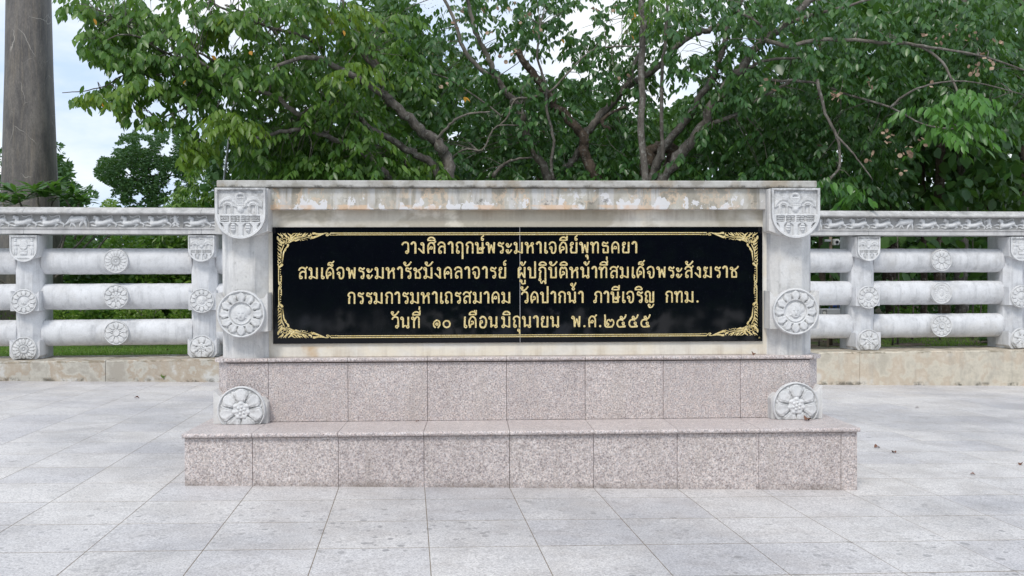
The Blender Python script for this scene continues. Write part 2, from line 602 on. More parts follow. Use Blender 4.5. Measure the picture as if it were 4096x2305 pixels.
M = dict(
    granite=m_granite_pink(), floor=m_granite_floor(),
    pillar=m_white_cement('pillar_cement', (.69, .685, .675), .72),
    fence=m_white_cement('railing_cement', (.69, .70, .72), .42),
    frieze=m_white_cement('frieze_cement', (.60, .595, .59), .45, (2.19, 2.60, .05)),
    relief=m_stone_relief(), lintel=m_lintel(), wall=m_wall_body(), coping=m_coping(), plinth=m_plinth(),
    plaque=m_black_granite(), gold=m_gold(),
    grout=m_plain('joint_mortar', (.20, .165, .125), .9),
    bark=m_bark('grey_bark', (.078, .069, .060), (.19, .172, .150), .5),
    darkbark=m_bark('dark_bark', (.045, .035, .028), (.13, .10, .075), .35),
    palebark=m_bark('pale_bark', (.11, .098, .082), (.23, .21, .18), .4),
)


# ---------------------------------------------------------------- plaza floor
TH = R_(3.7)
FO = (0.256, 6.9)


def floor_z(X, Y):
    return 0.030 - 0.0185 * X - 0.0045 * Y


def f2w(u, v):
    return FO[0] + math.cos(TH) * u - math.sin(TH) * v, FO[1] + math.sin(TH) * u + math.cos(TH) * v


plaza = MB()
cs = [(-14, -3.2), (18, -3.2), (18, 8), (-14, 8)]
cs = [f2w(u, v * 1.0 if v > 0 else -16) for u, v in cs]
plaza.add([(x, y, floor_z(x, y) - .0012) for x, y in cs], [(0, 1, 2, 3)])
PF = plaza.obj('plaza_floor', M['grout'])
tag(PF, kind='structure')


def tile_geo(u0, v0, s=.6, gap=.0030, jit=0.0):
    a, b, c, d = u0 + gap * .7, u0 + s - gap * .7, v0 + gap * 1.7, v0 + s - gap * 1.7
    e = .0012
    low = [(a, c), (b, c), (b, d), (a, d)]
    top = [(a + e, c + e), (b - e, c + e), (b - e, d - e), (a + e, d - e)]
    vs = []
    for q, dz in ((low, -.0014), (top, .0)):
        for u, v in q:
            x, y = f2w(u, v)
            vs.append((x, y, floor_z(x, y) + dz + jit))
    return vs, [(4, 5, 6, 7)] + [(i, (i + 1) % 4, (i + 1) % 4 + 4, i + 4) for i in range(4)]


rest = MB()
n_t = 0
cand = []
for i in range(-24, 31):
    for j in range(-27, 14):
        u0, v0 = i * .6, -.345 + j * .6
        x, y = f2w(u0 + .3, v0 + .3)
        if y > 14.45 + math.tan(TH) * x: continue
        vis = False
        if y > 2.5:
            px, py = proj((x, y, floor_z(x, y)))
            m_ = .32 * FPX / y
            vis = -m_ < px < 4096 + m_ and py < 2305 + m_ * .6
            if -1.7 < x < 2.45 and 7.25 < y < 8.2: vis = False
            if 7.0 < y < 13.0 and -1.9 * y / 7.5 < x < 2.5 * y / 7.5: vis = False
        cand.append((vis, y, u0, v0))
cand.sort(key=lambda q: (not q[0], q[1]))
for k, (vis, y, u0, v0) in enumerate(cand):
    jit = random.uniform(-.0003, .0003)
    vs, fs = tile_geo(u0, v0, jit=jit)
    if vis and n_t < 300:
        link('tile', mkmesh('tile', vs, fs, M['floor']), PF)
        n_t += 1
    else:
        rest.add(vs, fs)
o = link('tile_field', mkmesh('tile_field', rest.v, rest.f, M['floor']), PF)
tag(o, kind='stuff')

# ---------------------------------------------------------------- relief carving helpers
def sm(e0, e1, x):
    t = np.clip((x - e0) / (e1 - e0), 0, 1)
    return t * t * (3 - 2 * t)


def petals(r, th, n, r0, r1, ph=0.0, fat=1.0, point=2.0, groove=True, pk=.5):
    a = (th / (2 * np.pi) * n + ph) % 1.0 - .5
    u = np.abs(a) * 2
    t = (r - r0) / (r1 - r0)
    wt = np.clip(1 - (np.clip((np.clip(t, 0, 1) - pk) / (1 - pk), 0, 1)) ** point, 0, 1) ** .85 * fat
    wt = np.where(t < pk, fat * (.80 + .20 * np.clip(t, 0, 1) / pk), wt)
    ins = np.where((t > 0) & (t < 1), wt - u, -1)
    h = sm(0, .10, ins) * (.72 + .28 * np.clip(np.sin(np.clip(t, 0, 1) * np.pi * .8 + .5), 0, 1))
    if groove:
        h -= .22 * np.exp(-((ins - .26) / .06) ** 2) * (ins > 0)
        h -= .12 * sm(.35, .9, ins)
    return h


def bump(x, z, cx, cz, rx, rz=None, p=.5):
    rz = rz or rx
    return np.clip(1 - ((x - cx) / rx) ** 2 - ((z - cz) / rz) ** 2, 0, 1) ** p


def ring(r, c, wd):
    return np.clip(1 - ((r - c) / wd) ** 2, 0, 1) ** .5


def h_face(x, z):
    r = np.hypot(x, z); th = np.arctan2(x, z)
    h = .15 + .75 * ring(r, .955, .05)
    tex = .28 * np.abs(np.sin(th * 46) * np.cos(r * 55))
    h = np.maximum(h, np.where((r > .62) & (r < .91), .25 + tex * .8, 0))
    h = np.maximum(h, 1.0 * petals(r, th, 12, .5, .92, .5))
    h = np.maximum(h, .9 * ring(r, .515, .035))
    ins = r < .48
    hf = .2 + 0 * r
    hf = np.maximum(hf, .75 * bump(x, z, 0, .10, .33, .33))
    hf = np.maximum(hf, .7 * bump(x, z, .29, .14, .13, .19))
    hf = np.maximum(hf, .5 + .5 * bump(x, z, 0.0, -.02, .19, .25) - .5 * (bump(x, z, 0, -.02, .19, .25) <= 0))
    hf -= .25 * bump(x, z, -.08, .02, .05, .018) + .25 * bump(x, z, .08, .02, .05, .018) + .3 * bump(x, z, 0, -.17, .06, .018)
    hf += .2 * bump(x, z, 0, -.06, .035, .07)
    hair = (z > .12 - .8 * (x * x) / .06 * 0) & (np.hypot(x, (z - .1)) > .21) & (np.hypot(x, z - .10) < .33)
    hf += .06 * np.sin(np.arctan2(x, z - .05) * 34) * hair
    hf = np.maximum(hf, .55 * ring(np.hypot(x, z + .02), .40, .045) * (z < -.18))
    hf = np.maximum(hf, .42 * ring(np.hypot(x, z + .04), .31, .025) * (z < -.26))
    hf = np.maximum(hf, .55 * bump(x, z, -.2, -.14, .06) + 0)
    hf = np.maximum(hf, .55 * bump(x, z, .19, -.16, .05) + 0)
    return np.where(ins, hf, h)


def h_lotus(x, z):
    r = np.hypot(x, z); th = np.arctan2(x, z)
    h = .12 + .55 * ring(r, .965, .04)
    h = np.maximum(h, .45 * petals(r, th, 7, .5, .93, 0.0, .35, 1.3, False))
    h = np.maximum(h, .95 * petals(r, th, 7, .28, .92, .5, 1.0, 2.2, pk=.68))
    c = np.zeros_like(r)
    c = np.maximum(c, 1.15 * bump(x, z, 0, 0, .085, p=.35))
    for k in range(6):
        a = k * np.pi / 3 + .2
        c = np.maximum(c, 1.12 * bump(x, z, .15 * np.sin(a), .15 * np.cos(a), .08, p=.35))
    for k in range(7):
        a = k * 2 * np.pi / 7
        c = np.maximum(c, 1.0 * bump(x, z, .295 * np.sin(a), .295 * np.cos(a), .125, .105, p=.3))
    return np.where(r < .4, np.maximum(c, np.where(r < .34, .78, h * .8)), h)


def h_ros(kind):
    def f(x, z):
        r = np.hypot(x, z); th = np.arctan2(x, z)
        h = .15 + .7 * ring(r, .955, .045)
        if kind == 0:      # many petals round a daisy
            h = np.maximum(h, .25 + .25 * np.abs(np.sin(th * 24)) * (r > .8) * (r < .91))
            h = np.maximum(h, .85 * petals(r, th, 16, .42, .86, .5))
            h = np.maximum(h, .95 * petals(r, th, 20, .16, .38, 0, .9, 2, False)); h = np.maximum(h, .9 * ring(r, .41, .03))
            h = np.maximum(h, 1.1 * bump(x, z, 0, 0, .1) + 0); h = np.maximum(h, .8 * ring(r, .15, .03))
        elif kind == 1:    # hollow flower
            h = np.maximum(h, .3 * np.abs(np.sin(th * 30)) * (r > .8) * (r < .92))
            h = np.maximum(h, .95 * petals(r, th, 11, .45, .92, .5, 1.0, 2.2, pk=.55))
            inner = .02 + .55 * petals(r, th, 8, .12, .46, .5, .9, 3, False)
            h = np.where(r < .46, inner, h)
            h = np.maximum(h, .8 * ring(r, .13, .04)); h = np.maximum(h, .75 * bump(x, z, 0, 0, .09))
        elif kind == 2:    # beads round a button
            h = np.maximum(h, .4 * petals(r, th, 10, .6, .92, 0, .5, 1.3, False))
            h = np.maximum(h, .9 * petals(r, th, 10, .38, .91, .5, 1.0, 2.2, pk=.62))
            for k in range(12):
                a = k * np.pi / 6
                h = np.maximum(h, .95 * bump(x, z, .37 * np.sin(a), .37 * np.cos(a), .065))
            h = np.maximum(h, 1.0 * ring(r, .23, .05)); h = np.maximum(h, .8 * (r < .2))
        elif kind == 3:    # small head in rings of beads
            h = np.maximum(h, .6 * ring(r, .83, .03)); h = np.maximum(h, (.35 + .5 * np.abs(np.sin(th * 22))) * (r > .72) * (r < .8) * .9)
            h = np.maximum(h, .7 * petals(r, th, 18, .40, .68, 0, .9, 2)); h = np.maximum(h, .7 * ring(r, .7, .025))
            h = np.where(r < .4, .3, h)
            h = np.maximum(h, .4 + .6 * bump(x, z, 0, -.08, .18, .22)); h = np.maximum(h, .95 * bump(x, z, 0, .13, .26, .09)); h = np.maximum(h, .8 * bump(x, z, 0, .25, .18, .08))
            h -= .3 * bump(x, z, -.07, -.05, .04, .02) + .3 * bump(x, z, .07, -.05, .04, .02) + .3 * bump(x, z, 0, -.2, .06, .02)
        else:              # sunflower with a drum
            h = np.maximum(h, .3 * np.abs(np.sin(th * 28)) * (r > .78) * (r < .92))
            h = np.maximum(h, .75 * petals(r, th, 12, .5, .9, .5)); h = np.maximum(h, (.45 + .3 * np.abs(np.sin(th * 18))) * (r > .38) * (r < .52))
            h = np.where(r < .38, .3, h)
            h = np.maximum(h, 1.5 * (r < .2)); h -= .3 * (r < .15) * 1.0
        return h
    return f


def disc_mesh(name, hf, R, depth, relief, nr=34, na=120, mat=None, zmin=None):
    """carved round plate, front towards -y, back at y=0, rim thickness 'depth'"""
    rr = np.concatenate([np.linspace(0.02, 1, nr)])
    th = np.linspace(0, 2 * np.pi, na, endpoint=False)
    RR, TT = np.meshgrid(rr, th, indexing='ij')
    x, z = RR * np.sin(TT), RR * np.cos(TT)
    h = hf(x, z)
    c0 = hf(np.array([[0.0]]), np.array([[0.0]]))[0, 0]
    X, Z, Yv = x * R, z * R, -(depth - relief) - h * relief
    if zmin is not None: Z = np.maximum(Z, zmin)
    V = [(0, -(depth - relief) - c0 * relief, 0)]
    V += list(zip(X.ravel(), Yv.ravel(), Z.ravel()))
    F = []
    idx = lambda i, j: 1 + i * na + j % na
    for j in range(na): F.append((0, idx(0, j), idx(0, j + 1)))
    for i in range(nr - 1):
        for j in range(na): F.append((idx(i, j), idx(i + 1, j), idx(i + 1, j + 1), idx(i, j + 1)))
    b = len(V)
    V += [(X[-1, j], 0, Z[-1, j]) for j in range(na)]
    for j in range(na): F.append((idx(nr - 1, j), b + j, b + (j + 1) % na, idx(nr - 1, j + 1)))
    me = mkmesh(name, V, F, mat, True)
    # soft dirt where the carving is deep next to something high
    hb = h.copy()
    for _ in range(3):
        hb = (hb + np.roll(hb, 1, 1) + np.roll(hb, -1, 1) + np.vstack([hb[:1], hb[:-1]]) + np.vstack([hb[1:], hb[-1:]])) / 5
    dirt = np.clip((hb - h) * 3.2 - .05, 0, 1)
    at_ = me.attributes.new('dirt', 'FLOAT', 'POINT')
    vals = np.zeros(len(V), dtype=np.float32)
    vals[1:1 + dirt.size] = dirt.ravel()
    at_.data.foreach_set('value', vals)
    return me


def h_shield(x, z):
    """x in -1..1, z down from 0 (top) to 2.04; circle centre z=1.04"""
    r = np.hypot(x, z - 1.04)
    h = .22 + 0 * x
    # canopies
    for s in (-1, 1):
        cx = .5 * s
        dx = np.abs(x - cx)
        can = (dx < .38) & (z > .34 + 1.1 * dx ** 1.6) & (z < .62 + .55 * dx)
        h = np.where(can, .55, h)
        h = np.where(can & (np.hypot(x - cx, z - .8) < .36) & (np.hypot(x - cx, z - .8) > .29), .75 + .12 * np.sin(np.arctan2(x - cx, z - .8) * 40), h)
        zz = np.maximum(z, 0)
        ar = np.where(z < .78, np.hypot(x - cx, z - .78), dx)
        arch = (ar < .20) & (z < 1.08)
        h = np.where(arch, .8, h)
        h = np.where(arch & (np.abs(ar - .14) < .012), .55, h)
        h = np.where((ar < .095) & (z < 1.05), .12, h)
    # sacred tree
    h = np.maximum(h, .75 * ring(np.hypot(x, z - .40), .17, .06) * (z < .6))
    h = np.maximum(h, (.55 + .35 * np.abs(np.sin(z * 34) * np.cos(x * 30))) * (np.abs(x) < .12) * (z > .36) * (z < .84))
    h = np.maximum(h, .95 * bump(x, z, 0, .86, .15, .14))
    # railing
    h = np.where((z > 1.07) & (z < 1.42) & (np.abs(x) < .92), .8, h)
    for cx in (-.62, -.21, .2, .6):
        pan = (np.abs(x - cx) < .165) & (z > 1.14) & (z < 1.37)
        h = np.where(pan, .78, h)
        for k in range(4):
            h = np.where(pan & (np.abs(z - 1.15 - k * .07) < .014), .2, h)
        h = np.where((np.abs(np.abs(x - cx) - .17) < .014) & (z > 1.14) & (z < 1.37), .3, h)
    # posts and fruit below
    low = (z > 1.42)
    for cx in (-.57, 0, .56):
        h = np.where(low & (np.abs(x - cx) < .095 + .09 * np.clip((1.53 - z) / .1, 0, 1)), .75, h)
    for cx in (-.3, .29):
        h = np.maximum(h, low * (.7 + .2 * np.sin(z * 60)) * (bump(x, z, cx, 1.58, .1, .22) > .2))
    for cx in (-.75, .75):
        h = np.where((bump(x, z, cx, 1.49, .05, .06) > 0), -.1, h)
    # frame
    fr = (np.abs(x) > .91) | (z < .09) | ((z > 1.04) & (r > .90))
    h = np.where(fr, 1.0, h)
    return h


def h_shield_urn(x, z):
    r = np.hypot(x, z - 1.04)
    h = .25 + 0 * x
    h = np.maximum(h, (.8 + .2 * np.sin((x + z) * 22) * np.sin((x - z) * 22)) * (bump(x, z, 0, .72, .3, .42) > .1))
    h = np.where((np.abs(x) < .27 - .1 * (z - 1.15)) & (z > 1.15) & (z < 1.5), .75, h)
    h = np.where((np.abs(x) < .28) & (z > 1.24) & (z < 1.30), .55, h)
    h = np.where((z > 1.62) & (z < 1.8), .6, h)
    for s in (-1, 1):
        for (cx, cz, a, b) in ((.62, .42, .10, .12), (.60, .30, .13, .06), (.62, .70, .15, .2), (.60, 1.02, .16, .2), (.55, 1.3, .08, .25), (.70, 1.3, .07, .25), (.40, .72, .18, .06)):
            h = np.maximum(h, .9 * bump(x, z, s * cx, cz, a, b, .35))
    fr = (np.abs(x) > .91) | (z < .16) | ((z > 1.04) & (r > .90))
    return np.where(fr, 1.0, h)


def shield_mesh(name, hf, R, depth, relief, nx=84, nz=88, mat=None):
    """origin at top centre, front towards -y"""
    xs = np.sin(np.linspace(-np.pi / 2, np.pi / 2, nx)) * .5 + np.linspace(-1, 1, nx) * .5
    V = []
    H = np.zeros((nx, nz)); XX = np.zeros((nx, nz)); ZZ = np.zeros((nx, nz))
    for i, x in enumerate(xs):
        zb = 1.04 + math.sqrt(max(0, 1 - x * x))
        ZZ[i] = np.linspace(0, zb, nz); XX[i] = x
    H = hf(XX, ZZ)
    Yv = -(depth - relief) - H * relief
    V = list(zip((XX * R).ravel(), Yv.ravel(), (-ZZ * R).ravel()))
    F = []
    for i in range(nx - 1):
        for j in range(nz - 1): F.append((i * nz + j, i * nz + j + 1, (i + 1) * nz + j + 1, (i + 1) * nz + j))
    loop = [i * nz for i in range(nx)] + [(nx - 1) * nz + j for j in range(1, nz)] + [i * nz + nz - 1 for i in range(nx - 2, -1, -1)] + [j for j in range(nz - 2, 0, -1)]
    b = len(V)
    V += [(V[q][0], 0, V[q][2]) for q in loop]
    L = len(loop)
    for k in range(L): F.append((loop[k], b + k, b + (k + 1) % L, loop[(k + 1) % L]))
    me = mkmesh(name, V, F, mat, True)
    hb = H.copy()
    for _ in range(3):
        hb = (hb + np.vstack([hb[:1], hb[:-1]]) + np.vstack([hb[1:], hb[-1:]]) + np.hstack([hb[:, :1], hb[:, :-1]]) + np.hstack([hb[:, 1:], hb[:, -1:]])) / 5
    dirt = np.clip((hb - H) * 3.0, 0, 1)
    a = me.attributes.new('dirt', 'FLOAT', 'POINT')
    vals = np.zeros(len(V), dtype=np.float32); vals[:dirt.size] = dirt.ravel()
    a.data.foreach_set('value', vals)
    return me


RD = .177
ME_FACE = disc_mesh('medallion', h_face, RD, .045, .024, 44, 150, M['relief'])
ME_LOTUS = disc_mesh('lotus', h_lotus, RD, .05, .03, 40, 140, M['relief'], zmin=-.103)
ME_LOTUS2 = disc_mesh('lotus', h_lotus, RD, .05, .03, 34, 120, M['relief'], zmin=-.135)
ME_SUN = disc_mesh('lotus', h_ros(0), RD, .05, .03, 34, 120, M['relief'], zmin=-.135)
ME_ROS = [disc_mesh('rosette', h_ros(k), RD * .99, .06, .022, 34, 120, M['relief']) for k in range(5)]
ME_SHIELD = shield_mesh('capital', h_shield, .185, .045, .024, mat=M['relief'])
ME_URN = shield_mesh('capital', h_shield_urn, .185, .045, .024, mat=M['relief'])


def ear_block(mb, cz, lo, hi, half, y0, y1, ear=.03, inner=.12):
    poly = [(-half, cz + lo), (half, cz + lo), (half, cz + hi), (half * .86, cz + hi - ear * 1.3), (inner, cz + hi - ear * 1.6), (-inner, cz + hi - ear * 1.6), (-half * .86, cz + hi - ear * 1.3), (-half, cz + hi)]
    mb.prism(poly, y0, y1)


# ---------------------------------------------------------------- memorial wall
MW = empty('memorial_wall', (0.37, 7.4, 0))
tag(MW, 'stepped pink granite and stained cement wall carrying a black plaque with gilded Thai writing', 'monument')
OX, OY = .37, 7.4


def mw(mb, name, mat, smooth=False, parent=None):
    o = mb.obj(name, mat, None, (0, 0, 0), smooth)
    o.data.transform(Matrix.Translation((-OX, -OY, 0)))
    o.parent = parent or MW
    return o


# hidden mortar core a little behind the granite facing
XL, XR, UL, UR = -2.02, 2.76, -1.849, 2.595
core = MB()
core.box(XL + .022, XR - .022, 6.922, 8.5, -.2, .372)
core.box(UL + .022, UR - .022, 7.442, 8.28, .375, .852)
mw(core, 'core', M['grout'])


def panel(x0, x1, y, z0, z1, th=.02):
    g_ = .0014
    return MB().box(x0 + g_, x1 - g_, y, y + th, z0 + .001, z1 - .002, .0018)


js = [XL, -1.549, -.951, -.349, .256, .854, 1.454, 2.043, 2.64, XR]
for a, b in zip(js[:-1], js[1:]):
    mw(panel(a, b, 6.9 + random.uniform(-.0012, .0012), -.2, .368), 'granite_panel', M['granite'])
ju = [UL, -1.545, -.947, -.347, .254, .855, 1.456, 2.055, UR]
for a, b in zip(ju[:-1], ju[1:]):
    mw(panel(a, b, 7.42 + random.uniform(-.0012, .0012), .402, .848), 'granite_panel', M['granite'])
# side facings (end panels of both tiers, cut corners on the upper tier)
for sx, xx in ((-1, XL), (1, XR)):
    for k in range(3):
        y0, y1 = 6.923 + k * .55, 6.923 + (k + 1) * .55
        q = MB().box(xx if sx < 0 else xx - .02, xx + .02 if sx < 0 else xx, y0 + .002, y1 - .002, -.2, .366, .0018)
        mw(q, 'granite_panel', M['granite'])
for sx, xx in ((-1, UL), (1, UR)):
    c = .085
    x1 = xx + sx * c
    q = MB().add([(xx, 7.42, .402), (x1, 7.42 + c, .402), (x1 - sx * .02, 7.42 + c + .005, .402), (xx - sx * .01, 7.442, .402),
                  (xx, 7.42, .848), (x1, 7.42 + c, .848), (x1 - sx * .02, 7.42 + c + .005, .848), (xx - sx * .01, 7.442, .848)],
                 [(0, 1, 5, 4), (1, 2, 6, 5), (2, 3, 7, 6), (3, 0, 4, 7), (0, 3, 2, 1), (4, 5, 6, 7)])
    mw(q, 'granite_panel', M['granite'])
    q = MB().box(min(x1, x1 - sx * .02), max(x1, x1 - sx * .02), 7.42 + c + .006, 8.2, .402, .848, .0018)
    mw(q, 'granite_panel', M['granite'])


def nosed(x0, x1, yf, yb, z1, th=.032, cap=True):
    """slab with a rounded front edge"""
    r = th / 2
    prof = [(yf + r - r * math.cos(a), z1 - r + r * math.sin(a)) for a in np.linspace(-math.pi / 2, math.pi / 2, 7)]
    prof = prof + [(yb, z1), (yb, z1 - th)]
    return MB().extr_x(prof, x0, x1)


g_ = .0018
js2 = [XL - .012] + js[1:-2] + [XR + .012]
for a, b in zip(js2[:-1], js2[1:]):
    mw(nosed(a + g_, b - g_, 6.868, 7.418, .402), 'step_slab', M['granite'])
for sx in (-1, 1):   # strips beside and behind the upper tier
    xx = (XL - .012, UL - .09) if sx < 0 else (UR + .09, XR + .012)
    mw(MB().box(xx[0], xx[1], 7.42, 8.52, .371, .4015, .004), 'step_slab', M['granite'])
mw(MB().box(UL - .088, UR + .088, 8.29, 8.52, .371, .4015, .004), 'step_slab', M['granite'])
ju2 = [UL - .02] + ju[1:-1] + [UR + .02]
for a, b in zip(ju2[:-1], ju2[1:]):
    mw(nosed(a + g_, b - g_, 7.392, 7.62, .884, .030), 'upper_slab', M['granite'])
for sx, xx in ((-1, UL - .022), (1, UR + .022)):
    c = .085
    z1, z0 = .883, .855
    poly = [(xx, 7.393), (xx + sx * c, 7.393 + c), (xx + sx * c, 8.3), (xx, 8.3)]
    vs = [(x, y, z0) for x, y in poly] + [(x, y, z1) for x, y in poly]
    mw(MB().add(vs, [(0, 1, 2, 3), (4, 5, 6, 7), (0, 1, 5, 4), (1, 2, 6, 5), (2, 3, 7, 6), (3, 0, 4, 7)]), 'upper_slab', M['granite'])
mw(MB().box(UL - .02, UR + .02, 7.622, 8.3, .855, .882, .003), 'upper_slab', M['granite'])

# cement wall, lintel, coping
PXL, PXR = -1.722, 2.452
mw(MB().box(PXL + .15, PXR - .15, 7.505, 7.90, .884, 2.172, .004), 'wall_panel', M['wall'])
mw(MB().box(PXL + .172, PXR - .172, 7.435, 7.503, 2.006, 2.170, .005), 'lintel', M['lintel'])
mw(MB().box(-1.918, 2.646, 7.398, 8.02, 2.173, 2.224, .006), 'coping', M['coping'])


def octo(cx, y0, hw, dp, z, ch=.44):
    c = hw * (1 - ch)
    return [(cx - hw + c, y0, z), (cx + hw - c, y0, z), (cx + hw, y0 + c, z), (cx + hw, y0 + dp - c, z), (cx + hw - c, y0 + dp, z), (cx - hw + c, y0 + dp, z), (cx - hw, y0 + dp - c, z), (cx - hw, y0 + c, z)]


for px in (PXL, PXR):
    pm = MB()
    pm.loftz([octo(px, 7.42, .186, .52, .884), octo(px, 7.42, .186, .52, 2.171)])
    P_ = mw(pm, 'pillar', M['pillar'])
    bz = MB()
    ear_block(bz, 1.225, -.135, .155, .190, 7.345, 7.60)
    mw(bz, 'medallion_block', M['pillar'], parent=P_)
    cz = MB()
    cz.prism([(px * 0 - .197, 1.84), (-.09, 1.80), (.09, 1.80), (.197, 1.84), (.197, 2.158), (-.197, 2.158)], 7.345, 7.62)
    mw(cz, 'capital_block', M['pillar'], parent=P_)
    for q in P_.children: q.location.x += px
    lz = MB()
    lz.prism([(a_ if px < 0 else -a_, b_) for a_, b_ in [(-.212, .404), (.186, .404), (.186, .56), (.15, .60), (.08, .59), (-.10, .59), (-.17, .612), (-.212, .655)]], 7.338, 7.56)
    q = mw(lz, 'lotus_block', M['pillar'], parent=P_)
    q.location.x += px
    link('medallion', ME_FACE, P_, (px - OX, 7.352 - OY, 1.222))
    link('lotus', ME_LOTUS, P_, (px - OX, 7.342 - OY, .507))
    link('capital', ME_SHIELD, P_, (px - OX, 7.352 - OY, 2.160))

# plaque
PY = 7.485
PLX0, PLX1, PLZ0, PLZ1 = -1.521, 2.247, .988, 1.876
pl = MB()
sx_ = float(at(2080, 1200, PY)[0])
pl.box(PLX0, sx_ - .0012, PY, 7.504, PLZ0, PLZ1, .002)
pl.box(sx_ + .0012, PLX1, PY, 7.504, PLZ0, PLZ1, .002)
PQ = mw(pl, 'plaque', M['plaque'])
PQ['label'] = 'polished black granite plaque with gilded Thai lettering'
mw(MB().box(sx_ - .0016, sx_ + .0016, PY + .001, 7.502, PLZ0 + .002, PLZ1 - .002), 'plaque_seam', m_plain('seam_filler', (.45, .45, .47), .8), parent=PQ)


# ---------------------------------------------------------------- gilded writing
def ribbon(mb, pts, w0, w1=None, dep=.0016, lift=0.0, cap=True):
    """flat raised stroke along pts (x,z); widths w0..w1 (full) ; front towards -y"""
    w1 = w0 if w1 is None else w1
    p = [np.array(q, float) for q in pts]
    n = len(p)
    V, F = [], []
    for i in range(n):
        d = p[min(i + 1, n - 1)] - p[max(i - 1, 0)]
        L = np.hypot(*d) or 1
        nn = np.array([-d[1], d[0]]) / L
        w = (w0 + (w1 - w0) * i / (n - 1)) / 2 if not callable(w0) else w0(i / (n - 1)) / 2
        a, b = p[i] + nn * w, p[i] - nn * w
        V += [(a[0], -dep - lift, a[1]), (b[0], -dep - lift, b[1]), (a[0], 0, a[1]), (b[0], 0, b[1])]
    for i in range(n - 1):
        k = i * 4
        F += [(k, k + 1, k + 5, k + 4), (k + 1, k + 3, k + 7, k + 5), (k + 2, k, k + 4, k + 6)]
    F += [(0, 2, 3, 1), (n * 4 - 4, n * 4 - 3, n * 4 - 1, n * 4 - 2)]
    mb.add(V, F)


W_ = .138


def S(*p, w=W_): return ('s', p, w)
def L_(*p, w=W_ * 1.12): return ('l', p, w)
def O(x, z, r=.105, w=.105): return ('o', (x, z, r), w)


